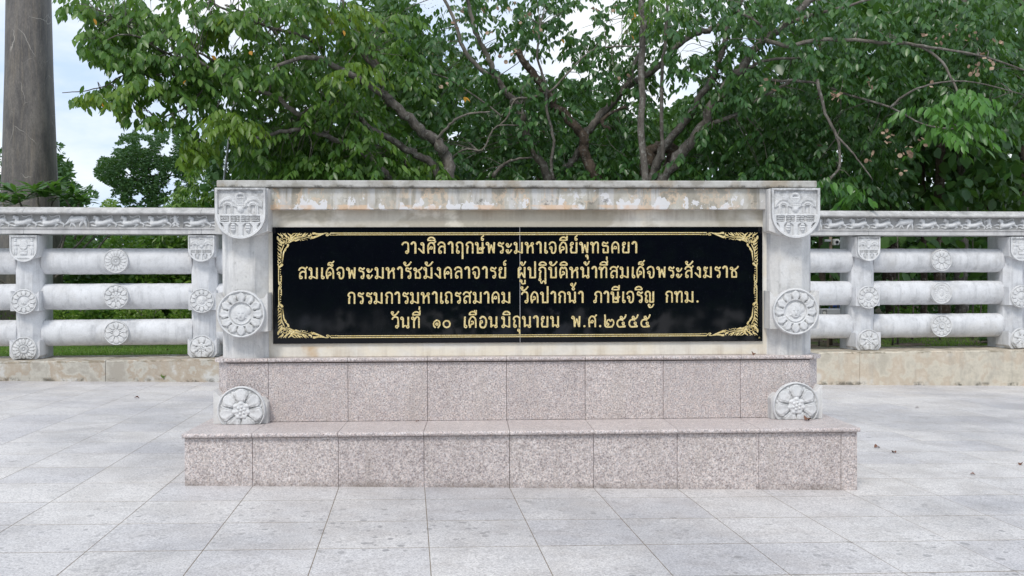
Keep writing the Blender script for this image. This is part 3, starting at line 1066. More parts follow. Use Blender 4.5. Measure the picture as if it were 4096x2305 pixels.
GL = {
 'ว': (.72, [S((.03, .76), (.16, .95), (.38, 1), (.55, .9), (.58, .65), (.58, .2)), O(.46, .13), L_((.58, .5), (.58, .12))]),
 'า': (.56, [S((.02, .80), (.14, .97), (.30, .98), (.39, .82), (.39, .4), (.39, 0), w=.17)]),
 'ง': (.66, [O(.33, .86), L_((.45, .88), (.46, 0)), L_((.0, .46), (.42, .05), w=.13)]),
 'ศ': (.84, [S((.12, 0), (.09, .4), (.12, .75), (.3, .96), (.5, .93), (.64, .75), (.65, .3), (.65, 0)), O(.37, .5), S((.1, .3), (.2, .42), (.27, .47), w=.1), S((.56, .9), (.68, 1.0), (.78, 1.12), w=.13)]),
 'ล': (.82, [S((.04, .74), (.14, .93), (.35, 1), (.56, .9), (.63, .65), (.63, 0)), S((.62, .56), (.45, .64), (.25, .6), (.13, .42), (.12, .2), w=.13), O(.22, .13)]),
 'ส': (.84, [S((.04, .74), (.14, .93), (.35, 1), (.56, .9), (.63, .65), (.63, 0)), S((.62, .56), (.45, .64), (.25, .6), (.13, .42), (.12, .2), w=.13), O(.22, .13), S((.56, .86), (.68, .95), (.78, 1.08), w=.13)]),
 'ถ': (.80, [O(.22, .13), S((.12, .15), (.14, .42), (.2, .62), (.09, .74), (.16, .93), (.38, 1), (.58, .9), (.63, .7), (.63, 0))]),
 'ฤ': (.80, [O(.22, .13), S((.12, .15), (.14, .42), (.2, .62), (.09, .74), (.16, .93), (.38, 1), (.58, .9), (.63, .7), (.63, 0)), L_((.63, .1), (.63, -.48))]),
 'ภ': (.80, [O(.08, .13), S((.17, .15), (.17, .42), (.22, .62), (.10, .74), (.18, .93), (.40, 1), (.60, .9), (.65, .7), (.65, 0))]),
 'ก': (.78, [L_((.15, 0), (.15, .5)), S((.15, .45), (.22, .62), (.08, .74), (.16, .93), (.38, 1), (.58, .9), (.63, .7), (.63, 0))]),
 'บ': (.82, [O(.1, .87), L_((.2, .9), (.2, .03)), L_((.14, .06), (.68, .06), w=.13), L_((.63, .05), (.63, 1))]),
 'ป': (.82, [O(.1, .87), L_((.2, .9), (.2, .03)), L_((.14, .06), (.68, .06), w=.13), L_((.63, .05), (.63, 1.5))]),
 'ษ': (.86, [O(.1, .87), L_((.2, .9), (.2, .03)), L_((.14, .06), (.68, .06), w=.13), L_((.63, .05), (.63, 1)), O(.44, .42, .09), S((.5, .33), (.64, .38), (.80, .58), w=.11)]),
 'พ': (.88, [O(.1, .87), L_((.2, .9), (.26, .02)), L_((.24, .04), (.44, .78), w=.12), L_((.44, .78), (.64, .04), w=.12), L_((.66, .02), (.71, 1))]),
 'ผ': (.86, [O(.23, .87), L_((.12, .9), (.12, .02)), L_((.13, .06), (.38, .52), w=.12), L_((.38, .52), (.62, .06), w=.12), L_((.64, .02), (.66, 1))]),
 'ร': (.66, [S((.08, .76), (.18, .96), (.34, .88), (.46, .84), (.58, .98), w=.13), S((.08, .76), (.2, .68), (.4, .64), (.5, .5), (.51, .2)), O(.39, .13)]),
 'ะ': (.66, [O(.13, .78, .095), S((.08, .66), (.22, .57), (.38, .66), (.52, .88), w=.12), O(.13, .24, .095), S((.08, .12), (.22, .03), (.38, .12), (.52, .34), w=.12)]),
 'ม': (.88, [O(.1, .87), L_((.2, .9), (.2, .15)), O(.12, .12), L_((.2, .24), (.66, .03), w=.11), L_((.68, 0), (.68, 1))]),
 'ห': (.88, [O(.1, .87), L_((.2, .9), (.2, 0)), S((.2, .36), (.35, .62), (.52, .74), w=.12), O(.62, .85, .095), S((.5, .72), (.64, .6), (.67, .3), (.67, 0))]),
 'เ': (.36, [L_((.16, 1), (.13, .15)), O(.22, .12)]),
 'จ': (.80, [S((.03, .74), (.14, .93), (.36, 1), (.56, .88), (.62, .5), (.56, .12), (.38, .02), (.26, .12), (.27, .36)), O(.19, .48)]),
 'ด': (.86, [S((.17, 0), (.09, .3), (.1, .65), (.28, .95), (.48, .97), (.65, .75), (.68, .3), (.68, 0)), S((.16, .04), (.26, .3), (.42, .34), (.46, .5), (.34, .58), (.27, .5), w=.12)]),
 'ค': (.86, [S((.14, 0), (.09, .4), (.14, .78), (.34, .98), (.52, .95), (.66, .75), (.68, .3), (.68, 0)), O(.38, .5), S((.1, .28), (.2, .42), (.28, .47), w=.1)]),
 'ต': (.86, [S((.17, 0), (.09, .3), (.1, .7), (.22, .97), (.38, .86), (.52, .97), (.66, .72), (.68, .3), (.68, 0)), S((.16, .04), (.26, .3), (.42, .34), (.46, .5), (.34, .58), (.27, .5), w=.12)]),
 'ย': (.82, [O(.22, .87), S((.12, .86), (.1, .68), (.26, .55), w=.12), S((.26, .54), (.13, .45), (.12, .25), (.16, .06), w=.15), L_((.12, .06), (.66, .06), w=.13), L_((.62, .05), (.63, 1))]),
 'ท': (.86, [O(.1, .87), L_((.2, .9), (.2, 0)), S((.2, .62), (.38, .92), (.54, .98), (.65, .85), (.65, .4), (.65, 0))]),
 'ธ': (.76, [S((.08, .78), (.18, .97), (.34, .9), (.46, .86), (.60, .99), w=.13), S((.08, .78), (.18, .66), (.42, .66), (.58, .56), (.58, .3), (.58, .04), w=.15), L_((.14, .06), (.62, .06), w=.13), L_((.18, .05), (.18, .42))]),
 'ช': (.82, [O(.15, .82), S((.24, .84), (.27, .62), (.18, .48), (.2, .25), (.2, .05), w=.14), L_((.14, .06), (.62, .06), w=.13), S((.58, .05), (.58, .4), (.46, .62), (.36, .7), (.6, .82), (.78, 1.02), w=.13)]),
 'ฏ': (.84, [O(.14, -.12, .09), L_((.15, 0), (.15, .5)), S((.15, .45), (.22, .62), (.08, .74), (.16, .93), (.38, 1), (.58, .9), (.63, .7), (.63, 0)), L_((.63, .05), (.63, -.52)), S((.16, -.2), (.28, -.46), (.42, -.26), (.52, -.3), (.63, -.48), w=.1)]),
 'น': (.88, [O(.1, .87), L_((.2, .9), (.2, .04)), S((.16, .05), (.34, .2), (.5, .2), w=.12), O(.62, .12), L_((.67, 1), (.67, .14))]),
 'ฆ': (.88, [S((.05, .8), (.14, .97), (.26, .78), (.38, .95), w=.12), S((.06, .78), (.14, .62), (.26, .6), (.2, .4), (.2, .15), w=.14), O(.12, .12), L_((.2, .24), (.66, .03), w=.11), L_((.68, 0), (.68, 1))]),
 'ญ': (1.02, [O(.2, .13), S((.1, .15), (.12, .42), (.18, .62), (.08, .74), (.14, .93), (.3, 1), (.46, .9), (.5, .7), (.5, .05), w=.15), L_((.46, .06), (.84, .06), w=.13), L_((.8, .05), (.8, 1)), O(.42, -.24, .085), S((.36, -.34), (.5, -.44), (.7, -.36), (.84, -.12), w=.11)]),
 'อ': (.82, [S((.1, .78), (.26, .97), (.46, .95), (.64, .75), (.66, .4), (.54, .06), (.3, .02), (.14, .12), (.11, .45), w=.15), O(.22, .52)]),
 '.': (.40, [('d', (.16, .09, .10), 0)]),
 '๑': (.78, [S((.24, .02), (.08, .2), (.09, .48), (.32, .68), (.56, .58), (.62, .32), (.52, .1), (.42, .02), w=.13), O(.36, .34, .10)]),
 '๐': (.80, [('o', (.36, .34, .30), .14)]),
 '๒': (1.05, [S((.10, 1.12), (.12, .7), (.10, .3), (.18, .05), (.5, .02), (.8, .06), w=.15), S((.78, .06), (.9, .35), (.84, .6), (.7, .66), (.6, .52), (.48, .66), (.3, .56), (.26, .3), w=.12), O(.36, .26, .09)]),
 '๕': (1.0, [S((.84, .05), (.5, .02), (.2, .04), (.07, .3), (.16, .58), (.4, .66), (.62, .60), w=.14), S((.84, .05), (.66, .2), (.56, .12), w=.10), O(.62, .34, .09), O(.44, .86, .09), S((.52, .8), (.66, .74), (.8, .9), (.88, 1.12), w=.13), S((.4, .76), (.3, .66), w=.1)]),
}
UPV = {
 'ิ': lambda dx, up: [('dome', (dx, up), 0)],
 'ี': lambda dx, up: [('dome', (dx, up), 0), L_((dx + .0, 1.15 + up), (dx + .02, 1.58 + up), w=.13)],
 'ื': lambda dx, up: [('dome', (dx, up), 0), L_((dx + .0, 1.2 + up), (dx + .01, 1.58 + up), w=.10), L_((dx - .15, 1.3 + up), (dx - .14, 1.58 + up), w=.10)],
 'ั': lambda dx, up: [O(dx - .52, 1.37, .09), S((dx - .56, 1.27), (dx - .42, 1.15), (dx - .2, 1.2), (dx + .06, 1.5), w=.13)],
 '์': lambda dx, up: [O(dx - .10, 1.25 + up, .085), S((dx - .18, 1.3 + up), (dx - .16, 1.45 + up), (dx + .03, 1.6 + up), w=.11)],
 '็': lambda dx, up: [S((dx - .5, 1.18), (dx - .46, 1.38), (dx - .3, 1.44), (dx - .12, 1.42), (dx + .03, 1.58), w=.11), S((dx - .5, 1.18), (dx - .38, 1.28), (dx - .28, 1.16), w=.11), O(dx - .16, 1.2, .085)],
 '่': lambda dx, up: [L_((dx - .03, 1.22 + up), (dx - .02, 1.52 + up), w=.14)],
 '้': lambda dx, up: [O(dx - .36, 1.36 + up, .085), S((dx - .36, 1.26 + up), (dx - .24, 1.16 + up), (dx - .1, 1.28 + up), (dx + .02, 1.52 + up), w=.12)],
 'ํ': lambda dx, up: [O(dx - .22, 1.27, .10)],
 'ุ': lambda dx, up: [O(dx - .12, -.24, .085), L_((dx - .03, -.22), (dx - .03, -.56), w=.13)],
 'ู': lambda dx, up: [O(dx - .4, -.24, .085), S((dx - .32, -.2), (dx - .30, -.48), (dx - .05, -.48), w=.11), L_((dx - .05, -.52), (dx - .03, -.14), w=.13)],
}


def draw_glyph(mb, strokes, ox, oz, sx, sz, lift0):
    k = 0
    for s in strokes:
        lift = lift0 + k * .00009
        k += 1
        if s[0] in 'sl' and s[0] != 'd':
            pts = [(ox + x * sx, oz + z * sz) for x, z in s[1]]
            pts = catmull(pts, 5) if s[0] == 's' else pts
            ribbon(mb, pts, s[2] * sz, lift=lift)
        elif s[0] == 'o':
            x, z, r = s[1]
            pts = [(ox + (x + r * math.sin(a)) * sx, oz + (z + r * math.cos(a)) * sz) for a in np.linspace(0, 2 * math.pi, 15)]
            ribbon(mb, pts, s[2] * sz, lift=lift)
        elif s[0] == 'd':
            x, z, r = s[1]
            pts = [(ox + (x + r * math.sin(a)) * sz, -.0016 - lift, oz + (z + r * math.cos(a)) * sz) for a in np.linspace(0, 2 * math.pi, 13)[:-1]]
            mb.add(pts, [tuple(range(11, -1, -1))])
        elif s[0] == 'dome':
            dx, up = s[1]
            arc = [(ox + (dx - .31 + .31 * math.cos(a)) * sx, oz + (1.17 + up + .27 * math.sin(a)) * sz) for a in np.linspace(math.pi, 0.05, 13)]
            ribbon(mb, arc, .13 * sz, lift=lift)
            ribbon(mb, [(ox + (dx - .66) * sx, oz + (1.17 + up) * sz), (ox + (dx + .02) * sx, oz + (1.17 + up) * sz)], .11 * sz, lift=lift + .00005)


LINES = [
    ("วางศิลาฤกษ์พระมหาเจดีย์พุทธคยา", 1607, 2547, 1016, 1012),
    ("สมเด็จพระมหารัชมังคลาจารย์ ผู้ปฏิบัติหน้าที่สมเด็จพระสังฆราช", 1194, 2950, 1117, 1110),
    ("กรรมการมหาเถรสมาคม วัดปากนํ้า ภาษีเจริญ กทม.", 1390, 2795, 1216, 1210),
    ("วันที่ ๑๐ เดือน|มิถุนายน พ.ศ.๒๕๕๕", 1567, 2600, 1313, 1308),
]
SPW = {0: .5, 1: .78, 2: .78, 3: .95}
for li, (txt, xa, xb, ya, yb) in enumerate(LINES):
    adv = 0.0
    items = []
    for ch in txt:
        if ch == ' ': adv += SPW[li]; continue
        if ch == '|': adv += .18; continue
        if ch in GL:
            a, st = GL[ch]
            items.append([ch, adv, list(st), a])
            if ch == 'ป': pass
            adv += a + .10
        else:
            it = items[-1]
            above = ('dome' in [q[0] for q in it[2]]) or (ch == '้' and 'ํ' in it[0])
            up = .0
            if ch in '่้์':
                if 'ี' in it[0]: up = .40
                elif 'ํ' in it[0]: up = .30
            it[2] = it[2] + UPV[ch](it[3] - .14, up)
            it[0] += ch
    total = adv - .10 - .12
    pa, pb = at(xa, ya, PY), at(xb, yb, PY)
    sx = (pb[0] - pa[0]) / total
    sz = .0860
    for ch, ax, st, a in items:
        t = ax / total
        mb = MB()
        draw_glyph(mb, st, 0, 0, sx, sz, 0)
        zz = pa[2] + (pb[2] - pa[2]) * 0.5
        me = mkmesh('letter', mb.v, mb.f, M['gold'])
        link('letter', me, PQ, (pa[0] + ax * sx - OX, PY - .0004 - OY, zz))

# ornament in the four corners of the plaque, drawn once and mirrored
ZS = 1 / 7.25      # drawing units to photo pixels
def T(*p, w=40): return ('t', p, w)
ORN = [
    T((300, 370), (275, 300), (225, 285), (157, 238), w=52), T((235, 250), (250, 240), (262, 236), w=20), T((420, 370), (395, 300), (355, 285), (300, 238), w=52), T((350, 262), (380, 244), (400, 238), w=18),
    T((535, 385), (535, 310), (490, 275), (445, 235), w=56), T((560, 310), (600, 262), (685, 236), w=30),
    T((515, 430), (560, 365), (650, 315), (690, 265), (740, 236), w=44), T((700, 322), (770, 275), (810, 285), (866, 238), w=46), T((750, 262), (790, 240), (810, 236), w=22),
    T((858, 322), (915, 285), (965, 290), (1034, 236), w=52), T((900, 262), (950, 240), (980, 236), w=22), T((1020, 322), (1090, 305), (1118, 275), (1090, 235), w=48),
    T((490, 470), (600, 390), (750, 345), (900, 338), (1050, 370), (1118, 385), w=28), T((1050, 372), (1115, 385), (1100, 425), w=18),
    T((500, 492), (640, 405), (800, 375), (900, 385), (990, 410), (1003, 445), w=22), T((470, 522), (560, 465), (700, 432), (800, 425), (825, 468), w=34),
    T((650, 470), (740, 440), (800, 425), w=30), T((850, 400), (870, 440), (960, 425), w=22),
    T((1125, 330), (1160, 365), (1260, 335), (1400, 285), (1530, 240), w=64), T((1150, 262), (1200, 245), (1320, 262), (1530, 238), w=60),
    ('c', ((1500, 238), (1590, 240), (1600, 262), (1545, 285), (1560, 310), (1610, 300), (1680, 236)), 20),
    ('c', ((290, 430), (335, 380), (400, 395), (420, 460), (385, 545)), 20), T((160, 325), (175, 400), (230, 460), (300, 510), (345, 470), (300, 440), w=60),
    ('c', ((225, 385), (262, 400), (245, 440)), 18), T((185, 455), (250, 520), (340, 525), (380, 470), (350, 430), w=26),
    T((430, 330), (490, 390), (480, 465), (390, 560), w=38), ('c', ((430, 415), (470, 400), (455, 440)), 16),
    T((260, 608), (262, 560), (210, 560), (160, 500), w=52), T((262, 690), (205, 645), (162, 590), w=40), T((240, 775), (240, 725), (195, 725), (158, 668), w=48),
    T((235, 862), (190, 825), (162, 765), w=38), T((235, 955), (232, 910), (190, 912), (152, 855), w=46), T((236, 1020), (190, 995), (162, 930), w=38),
    T((345, 560), (300, 660), (262, 770), (256, 900), (265, 1030), w=30), T((462, 545), (440, 625), (345, 705), w=56), T((402, 688), (335, 780), (315, 900), (296, 1085), w=48),
    ('c', ((170, 1020), (175, 1080), (220, 1095), (262, 1055)), 26), T((278, 1110), (270, 1160), (205, 1220), (186, 1330), w=70), T((165, 1120), (185, 1200), (186, 1400), w=30),
    ('c', ((186, 1120), (186, 1655), (210, 1690), (245, 1650)), 24),
]
for k in range(5): ORN.append(('o', (236, 1282 + k * 68, 9), 14))
ORN.append(('c', ((236, 1600), (240, 1640)), 14))
for k in range(5): ORN.append(('o', (1675 + k * 42, 292, 8), 14))
# curl and short double bar towards the middle of each upright side
ORN += [('c', ((186, 1700), (250, 1760), (250, 1800), (200, 1850), (186, 1900), (186, 2030)), 22), ('c', ((262, 1840), (262, 2030)), 20)]
c00 = at(1092, 909, PY)
for mxx in (0, 1):
    for mzz in (0, 1):
        mb = MB()
        k = 0
        def cv(p):
            x = p[0] * ZS - 2.0
            z = p[1] * ZS - 9.0
            kx = PY / FPX
            X = (PLX0 + x * kx) if not mxx else (PLX1 - x * kx)
            Z = (PLZ1 - z * kx) if not mzz else (PLZ0 + z * kx)
            return X, Z
        u_ = ZS * PY / FPX
        for s in ORN:
            k += 1
            if s[0] == 't':
                pts = catmull([cv(p) for p in s[1]], 6)
                ribbon(mb, pts, (lambda t, w=s[2]: max(.08, min(1, 3.5 * t + .4) * (1 - t) ** .6) * w * 1.22 * u_), lift=k * .00003)
            elif s[0] == 'c':
                ribbon(mb, catmull([cv(p) for p in s[1]], 6), s[2] * u_, lift=k * .00003)
            else:
                x, z = cv(s[1][:2])
                ribbon(mb, [(x + s[1][2] * u_ * math.sin(a), z + s[1][2] * u_ * math.cos(a)) for a in np.linspace(0, 2 * math.pi, 9)], s[2] * u_, lift=k * .00003)
        o = link('corner_ornament', mkmesh('corner_ornament', mb.v, mb.f, M['gold']), PQ, (-OX, PY - .0004 - OY, 0))
ku = PY / FPX
def zz(d): return ((d * ZS - 9.0) * ku)
def xx(d): return ((d * ZS - 2.0) * ku)
for sgn in (0, 1):
    for d, x0 in ((236, 1670), (286, 1860)):
        mb = MB()
        Z = PLZ1 - zz(d) if sgn == 0 else PLZ0 + zz(d)
        ribbon(mb, [(PLX0 + xx(x0), Z), (PLX1 - xx(x0), Z)], 26 * ZS * ku if d < 250 else 22 * ZS * ku, lift=.0012 if 0 else .0)
        link('border_line', mkmesh('border_line', mb.v, mb.f, M['gold']), PQ, (-OX, PY - .0004 - OY, 0))
# maker's small mark in the lower corner
mb = MB()
mk = at(3037, 1351, PY)
for s in [[(-.004, -.006), (-.003, .001), (0, .007), (.003, .001), (.004, -.006)], [(-.005, -.004), (.005, -.004)]]:
    ribbon(mb, [(mk[0] + a, mk[2] + b) for a, b in s], .0022)
link('maker_mark', mkmesh('maker_mark', mb.v, mb.f, M['gold']), PQ, (-OX, PY - .0004 - OY, 0))

# ---------------------------------------------------------------- stone railing
RL = empty('stone_railing', (0, 14.5, 0), TH)
tag(RL, 'long carved white cement railing with round rails and animal frieze behind the plaque wall', 'railing')


def rl(mb, name, mat, smooth=False, parent=None, loc=(0, 0, 0)):
    return mb.obj(name, mat, parent or RL, loc, smooth)


posts = [-8.86, -6.39, -3.93, -1.43, 1.08, 3.62, 6.17, 8.70, 11.2]
# plinth with a slightly uneven top edge, in long pours
edges = [-11.0, -5.2, .6, 5.9, 12.6]
for a, b in zip(edges[:-1], edges[1:]):
    mb = MB()
    n = 26
    rings = []
    for i in range(n + 1):
        x = a + .003 + (b - a - .006) * i / n
        j = random.uniform(-.006, .006)
        k2 = random.uniform(-.004, .004)
        rings.append([(x, -.22 + k2, -.6), (x, -.22 + k2, .345 + j), (x, -.205 + k2, .36 + j * .5), (x, .75, .365), (x, .75, -.6)])
    V = [p for r in rings for p in r]
    F = [(4, 3, 2, 1, 0), tuple(n * 5 + q for q in range(5))]
    for i in range(n):
        for q in range(5):
            F.append((i * 5 + q, i * 5 + (q + 1) % 5, (i + 1) * 5 + (q + 1) % 5, (i + 1) * 5 + q))
    mb.add(V, F)
    rl(mb, 'plinth', M['plinth'])
# top beam in cast pieces: weathered top slab, recessed frieze, two fillets
for k, (a, b) in enumerate(zip([-10.2] + posts[1:-1], posts[1:-1] + [12.4])):
    prof = [(.07, 2.157), (.045, 2.157), (.045, 2.215), (.03, 2.228), (.03, 2.246), (.105, 2.250), (.105, 2.432), (.02, 2.436), (.0, 2.450), (.0, 2.462), (.12, 2.540), (.50, 2.545), (.50, 2.157)]
    rl(MB().extr_x(prof, a + .002, b - .002), 'beam', M['frieze'])


def capsule_relief(name, shapes, x0, x1, z0, z1, unit, dep, nx=64, nz=32):
    """union of tapered capsules turned into a raised half-round relief; drawing units, z down"""
    xs, zs = np.linspace(x0, x1, nx), np.linspace(z0, z1, nz)
    X, Z = np.meshgrid(xs, zs, indexing='ij')
    H = np.zeros_like(X)
    for s in shapes:
        pts, r0, r1, amp = s
        m = len(pts)
        if m == 1:
            d = np.hypot(X - pts[0][0], Z - pts[0][1])
            H = np.maximum(H, amp * r0 * np.sqrt(np.clip(1 - (d / r0) ** 2, 0, 1)))
            continue
        for i in range(m - 1):
            ax, az = pts[i]; bx, bz = pts[i + 1]
            dx, dz = bx - ax, bz - az
            t = np.clip(((X - ax) * dx + (Z - az) * dz) / (dx * dx + dz * dz), 0, 1)
            d = np.hypot(X - ax - dx * t, Z - az - dz * t)
            ra = r0 + (r1 - r0) * (i + t) / (m - 1)
            H = np.maximum(H, amp * ra * np.sqrt(np.clip(1 - (d / ra) ** 2, 0, 1)))
    H = np.minimum(H, .5 + .25 * H) * unit * dep
    ok = H > 0
    V, F, ids = [], [], {}
    def vid(i, j):
        if (i, j) not in ids:
            ids[(i, j)] = len(V)
            V.append((X[i, j] * unit, -H[i, j], -Z[i, j] * unit))
        return ids[(i, j)]
    for i in range(nx - 1):
        for j in range(nz - 1):
            if ok[i:i + 2, j:j + 2].any():
                F.append((vid(i, j), vid(i, j + 1), vid(i + 1, j + 1), vid(i + 1, j)))
    me = mkmesh(name, V, F, M['relief'], True)
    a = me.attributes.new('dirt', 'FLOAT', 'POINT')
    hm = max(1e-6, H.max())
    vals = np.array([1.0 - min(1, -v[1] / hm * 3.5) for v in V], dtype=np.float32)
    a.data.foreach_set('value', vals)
    return me


LION = [([(3.4, 3.15)], .45, .45, 1.1), ([(3.85, 3.5)], .55, .5, 1), ([(3.12, 3.5)], .22, .2, 1.3), ([(3.9, 3.9), (3.95, 4.6)], .5, .62, 1),
        ([(4.0, 4.7), (5.4, 4.55), (6.8, 3.95)], .62, .60, 1), ([(7.0, 4.0)], .66, .6, 1), ([(3.7, 4.6), (2.9, 4.3), (1.95, 4.5)], .28, .17, 1.2),
        ([(4.1, 5.15), (3.4, 5.35), (2.5, 5.1)], .3, .17, 1.2), ([(7.3, 4.3), (7.9, 4.65), (8.3, 5.0), (8.1, 5.5)], .34, .17, 1.1),
        ([(6.7, 4.5), (6.1, 4.85), (6.85, 5.0), (6.15, 5.45)], .24, .15, 1), ([(7.2, 3.5), (7.32, 2.95), (7.1, 2.7), (6.6, 2.82), (5.9, 3.12), (5.25, 3.1), (5.0, 2.8)], .13, .11, 1.6)]
BULL = [([(17.0, 3.15)], .42, .4, 1), ([(17.2, 3.85), (18.3, 3.6), (19.5, 3.55)], .78, .74, .9), ([(16.8, 3.7), (16.2, 4.3)], .6, .42, 1), ([(16.1, 4.4), (15.55, 4.9)], .36, .2, 1.2),
        ([(16.4, 4.05), (16.65, 4.1)], .12, .14, 2), ([(15.8, 3.8), (15.6, 3.95)], .1, .08, 2), ([(16.9, 4.3), (17.4, 5.1), (17.7, 5.5)], .35, .15, 1), ([(16.8, 4.6), (16.6, 5.3), (16.4, 5.6)], .25, .15, 1),
        ([(19.3, 4.2), (18.8, 5.0), (18.7, 5.55)], .4, .16, 1), ([(19.8, 4.1), (20.1, 4.9), (20.2, 5.6)], .38, .16, 1), ([(20.0, 2.95), (20.35, 3.2), (20.5, 3.9), (20.65, 4.3)], .1, .1, 1.8)]
ARCH = [([(1.0, 2.9)], .38, .3, 1.2), ([(1.0, 3.3), (1.1, 4.2)], .5, .45, 1), ([(.8, 3.5), (.3, 3.2), (0, 3.5)], .17, .12, 1.3), ([(1.3, 3.4), (1.7, 3.0), (1.5, 2.7)], .17, .12, 1.3),
        ([(1.0, 4.3), (.5, 4.7), (.9, 5.1), (.4, 5.4)], .34, .16, 1), ([(1.2, 4.3), (1.7, 4.9), (1.3, 5.1), (1.8, 5.5)], .32, .15, 1), ([(.0, 2.8), (-.25, 3.5), (.0, 4.2)], .08, .08, 1.5), ([(1.5, 4.0), (1.9, 4.3)], .1, .1, 1.4)]
UN = .0605
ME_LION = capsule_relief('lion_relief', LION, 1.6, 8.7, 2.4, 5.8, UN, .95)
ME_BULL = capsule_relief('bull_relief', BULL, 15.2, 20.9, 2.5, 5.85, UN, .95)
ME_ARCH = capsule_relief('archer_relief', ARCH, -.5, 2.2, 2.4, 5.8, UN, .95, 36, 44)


def put_relief(kind, pxc):
    """centre of the animal seen at photo column pxc"""
    me, cx = {'L': (ME_LION, 5.1), 'B': (ME_BULL, 18.0), 'A': (ME_ARCH, .95)}[kind]
    d = FW + RT * (pxc - CX) / FPX - UP * (890 - CY) / FPX
    t = (14.58) / (d[1] - math.tan(TH) * d[0])
    P_ = CAM + d * t
    u = math.cos(TH) * P_[0] + math.sin(TH) * (P_[1] - 14.5)
    link({'L': 'lion_relief', 'B': 'bull_relief', 'A': 'archer_relief'}[kind], me, RL, (u - cx * UN, .1055, 2.252 + 5.62 * UN * .99), scale=(1, 1.15, .99))


REL_Z = None
for k, c in [('L', -22), ('L', 87), ('L', 198), ('B', 305), ('L', 409), ('L', 519), ('L', 628), ('A', 699), ('L', 787), ('L', 893),
             ('B', 3255), ('L', 3340), ('L', 3432), ('L', 3527), ('B', 3622), ('L', 3712), ('L', 3807), ('L', 3896), ('A', 3957), ('L', 4026), ('L', 4118)]:
    put_relief(k, c)
for c in (357, 733, 3660, 3298, 4000):
    d = FW + RT * (c - CX) / FPX
    P_ = CAM + d * (14.58 / (d[1] - math.tan(TH) * d[0]))
    u = math.cos(TH) * P_[0] + math.sin(TH) * (P_[1] - 14.5)
    rl(MB().box(u - .006, u + .006, .085, .1042, 2.255, 2.42, .002), 'frieze_joint', M['frieze'])

caps = {1: ME_URN, 7: ME_URN}
for i, x in enumerate(posts):
    mb = MB()
    mb.loftz([octo(x, .14, .183, .62, .366), octo(x, .14, .183, .62, 2.156)])
    P_ = rl(mb, 'post', M['fence'])
    b1 = MB(); ear_block(b1, 1.19, -.135, .15, .193, .065, .34)
    rl(b1, 'medallion_block', M['fence'], parent=P_, loc=(x, 0, 0))
    b2 = MB(); b2.prism([(-.193, 1.83), (-.09, 1.79), (.09, 1.79), (.193, 1.83), (.193, 2.132), (-.193, 2.132)], .065, .36)
    rl(b2, 'capital_block', M['fence'], parent=P_, loc=(x, 0, 0))
    b3 = MB(); b3.prism([(-.16, .367), (.16, .367), (.205, .42), (.205, .64), (.165, .60), (.10, .58), (-.10, .58), (-.165, .60), (-.205, .64), (-.205, .42)], .055, .40)
    rl(b3, 'lotus_block', M['fence'], parent=P_, loc=(x, 0, 0))
    link('medallion', ME_FACE, P_, (x, .071, 1.19))
    link('lotus', ME_SUN if i == 1 else ME_LOTUS2, P_, (x, .061, .512))
    link('capital', caps.get(i, ME_SHIELD), P_, (x, .071, 2.135))
for i in range(len(posts) - 1):
    a, b = posts[i] + .17, posts[i + 1] - .17
    kinds = (0, 1, 2) if i < 4 else (2, 3, 4)
    for q, zc in enumerate((1.768, 1.252, .728)):
        mb = MB()
        prof = []
        n = 20
        for j in range(n):
            t = 2 * math.pi * j / n
            prof.append((.36 + .165 * math.copysign(abs(math.cos(t)) ** .9, math.cos(t)), .19 * math.sin(t)))
        rings = []
        m = 16
        xs = [a, a + .012, a + .035, a + .07] + list(np.linspace(a + .3, b - .3, m)) + [b - .07, b - .035, b - .012, b]
        for x in xs:
            e = min(x - a, b - x)
            s = 1.0 if e > .07 else .95 + .05 * math.sqrt(max(0, 1 - (1 - e / .07) ** 2))
            wv = random.uniform(-.0025, .0025)
            rings.append([(x, .36 + (y - .36) * s, zc + z * s + wv) for y, z in prof])
        V = [p for r in rings for p in r]
        F = [tuple(range(n)), tuple((len(rings) - 1) * n + t for t in range(n - 1, -1, -1))]
        for r in range(len(rings) - 1):
            for t in range(n):
                F.append((r * n + t, (r + 1) * n + t, (r + 1) * n + (t + 1) % n, r * n + (t + 1) % n))
        mb.add(V, F)
        R0 = rl(mb, 'rail', M['fence'], True)
        link('rosette', ME_ROS[kinds[q]], R0, ((a + b) / 2, .205, zc))


# ---------------------------------------------------------------- ground beyond the railing
g = NG('lawn_soil', .95, .1)
x_, y_, z_ = g.sep()
gr = g.ramp(g.noise(3, 6, .7), [(.35, (.045, .085, .018)), (.5, (.07, .13, .025)), (.66, (.12, .17, .045))])
dirt = g.ramp(g.noise(5, 6, .7, loc=(2, 2, 2)), [(.35, (.05, .042, .035)), (.5, (.10, .085, .07)), (.66, (.17, .145, .12))])
mr = g.n('ShaderNodeMapRange'); mr.inputs[1].default_value = .5; mr.inputs[2].default_value = 2.5
g.l(g.math('ADD', x_, g.math('MULTIPLY', g.noise(1.2, 4, .6), 2.0)), mr.inputs[0])
patch = g.step(g.noise(1.0, 4, .6, loc=(7, 0, 0)), .52, .6)
g.col(g.mix(g.math('MULTIPLY', mr.outputs[0], g.math('SUBTRACT', 1.0, g.math('MULTIPLY', patch, .8))), gr, dirt))
M['lawn'] = g.m
GZ = .26
gm = MB()
ny = 24
for i in range(ny):
    pass
gm.add([(-160, 15.0, GZ), (160, 15.0, GZ), (160, 400, GZ + 3), (-160, 400, GZ + 3)], [(0, 1, 2, 3)])
tag(gm.obj('ground', M['lawn']), kind='structure')


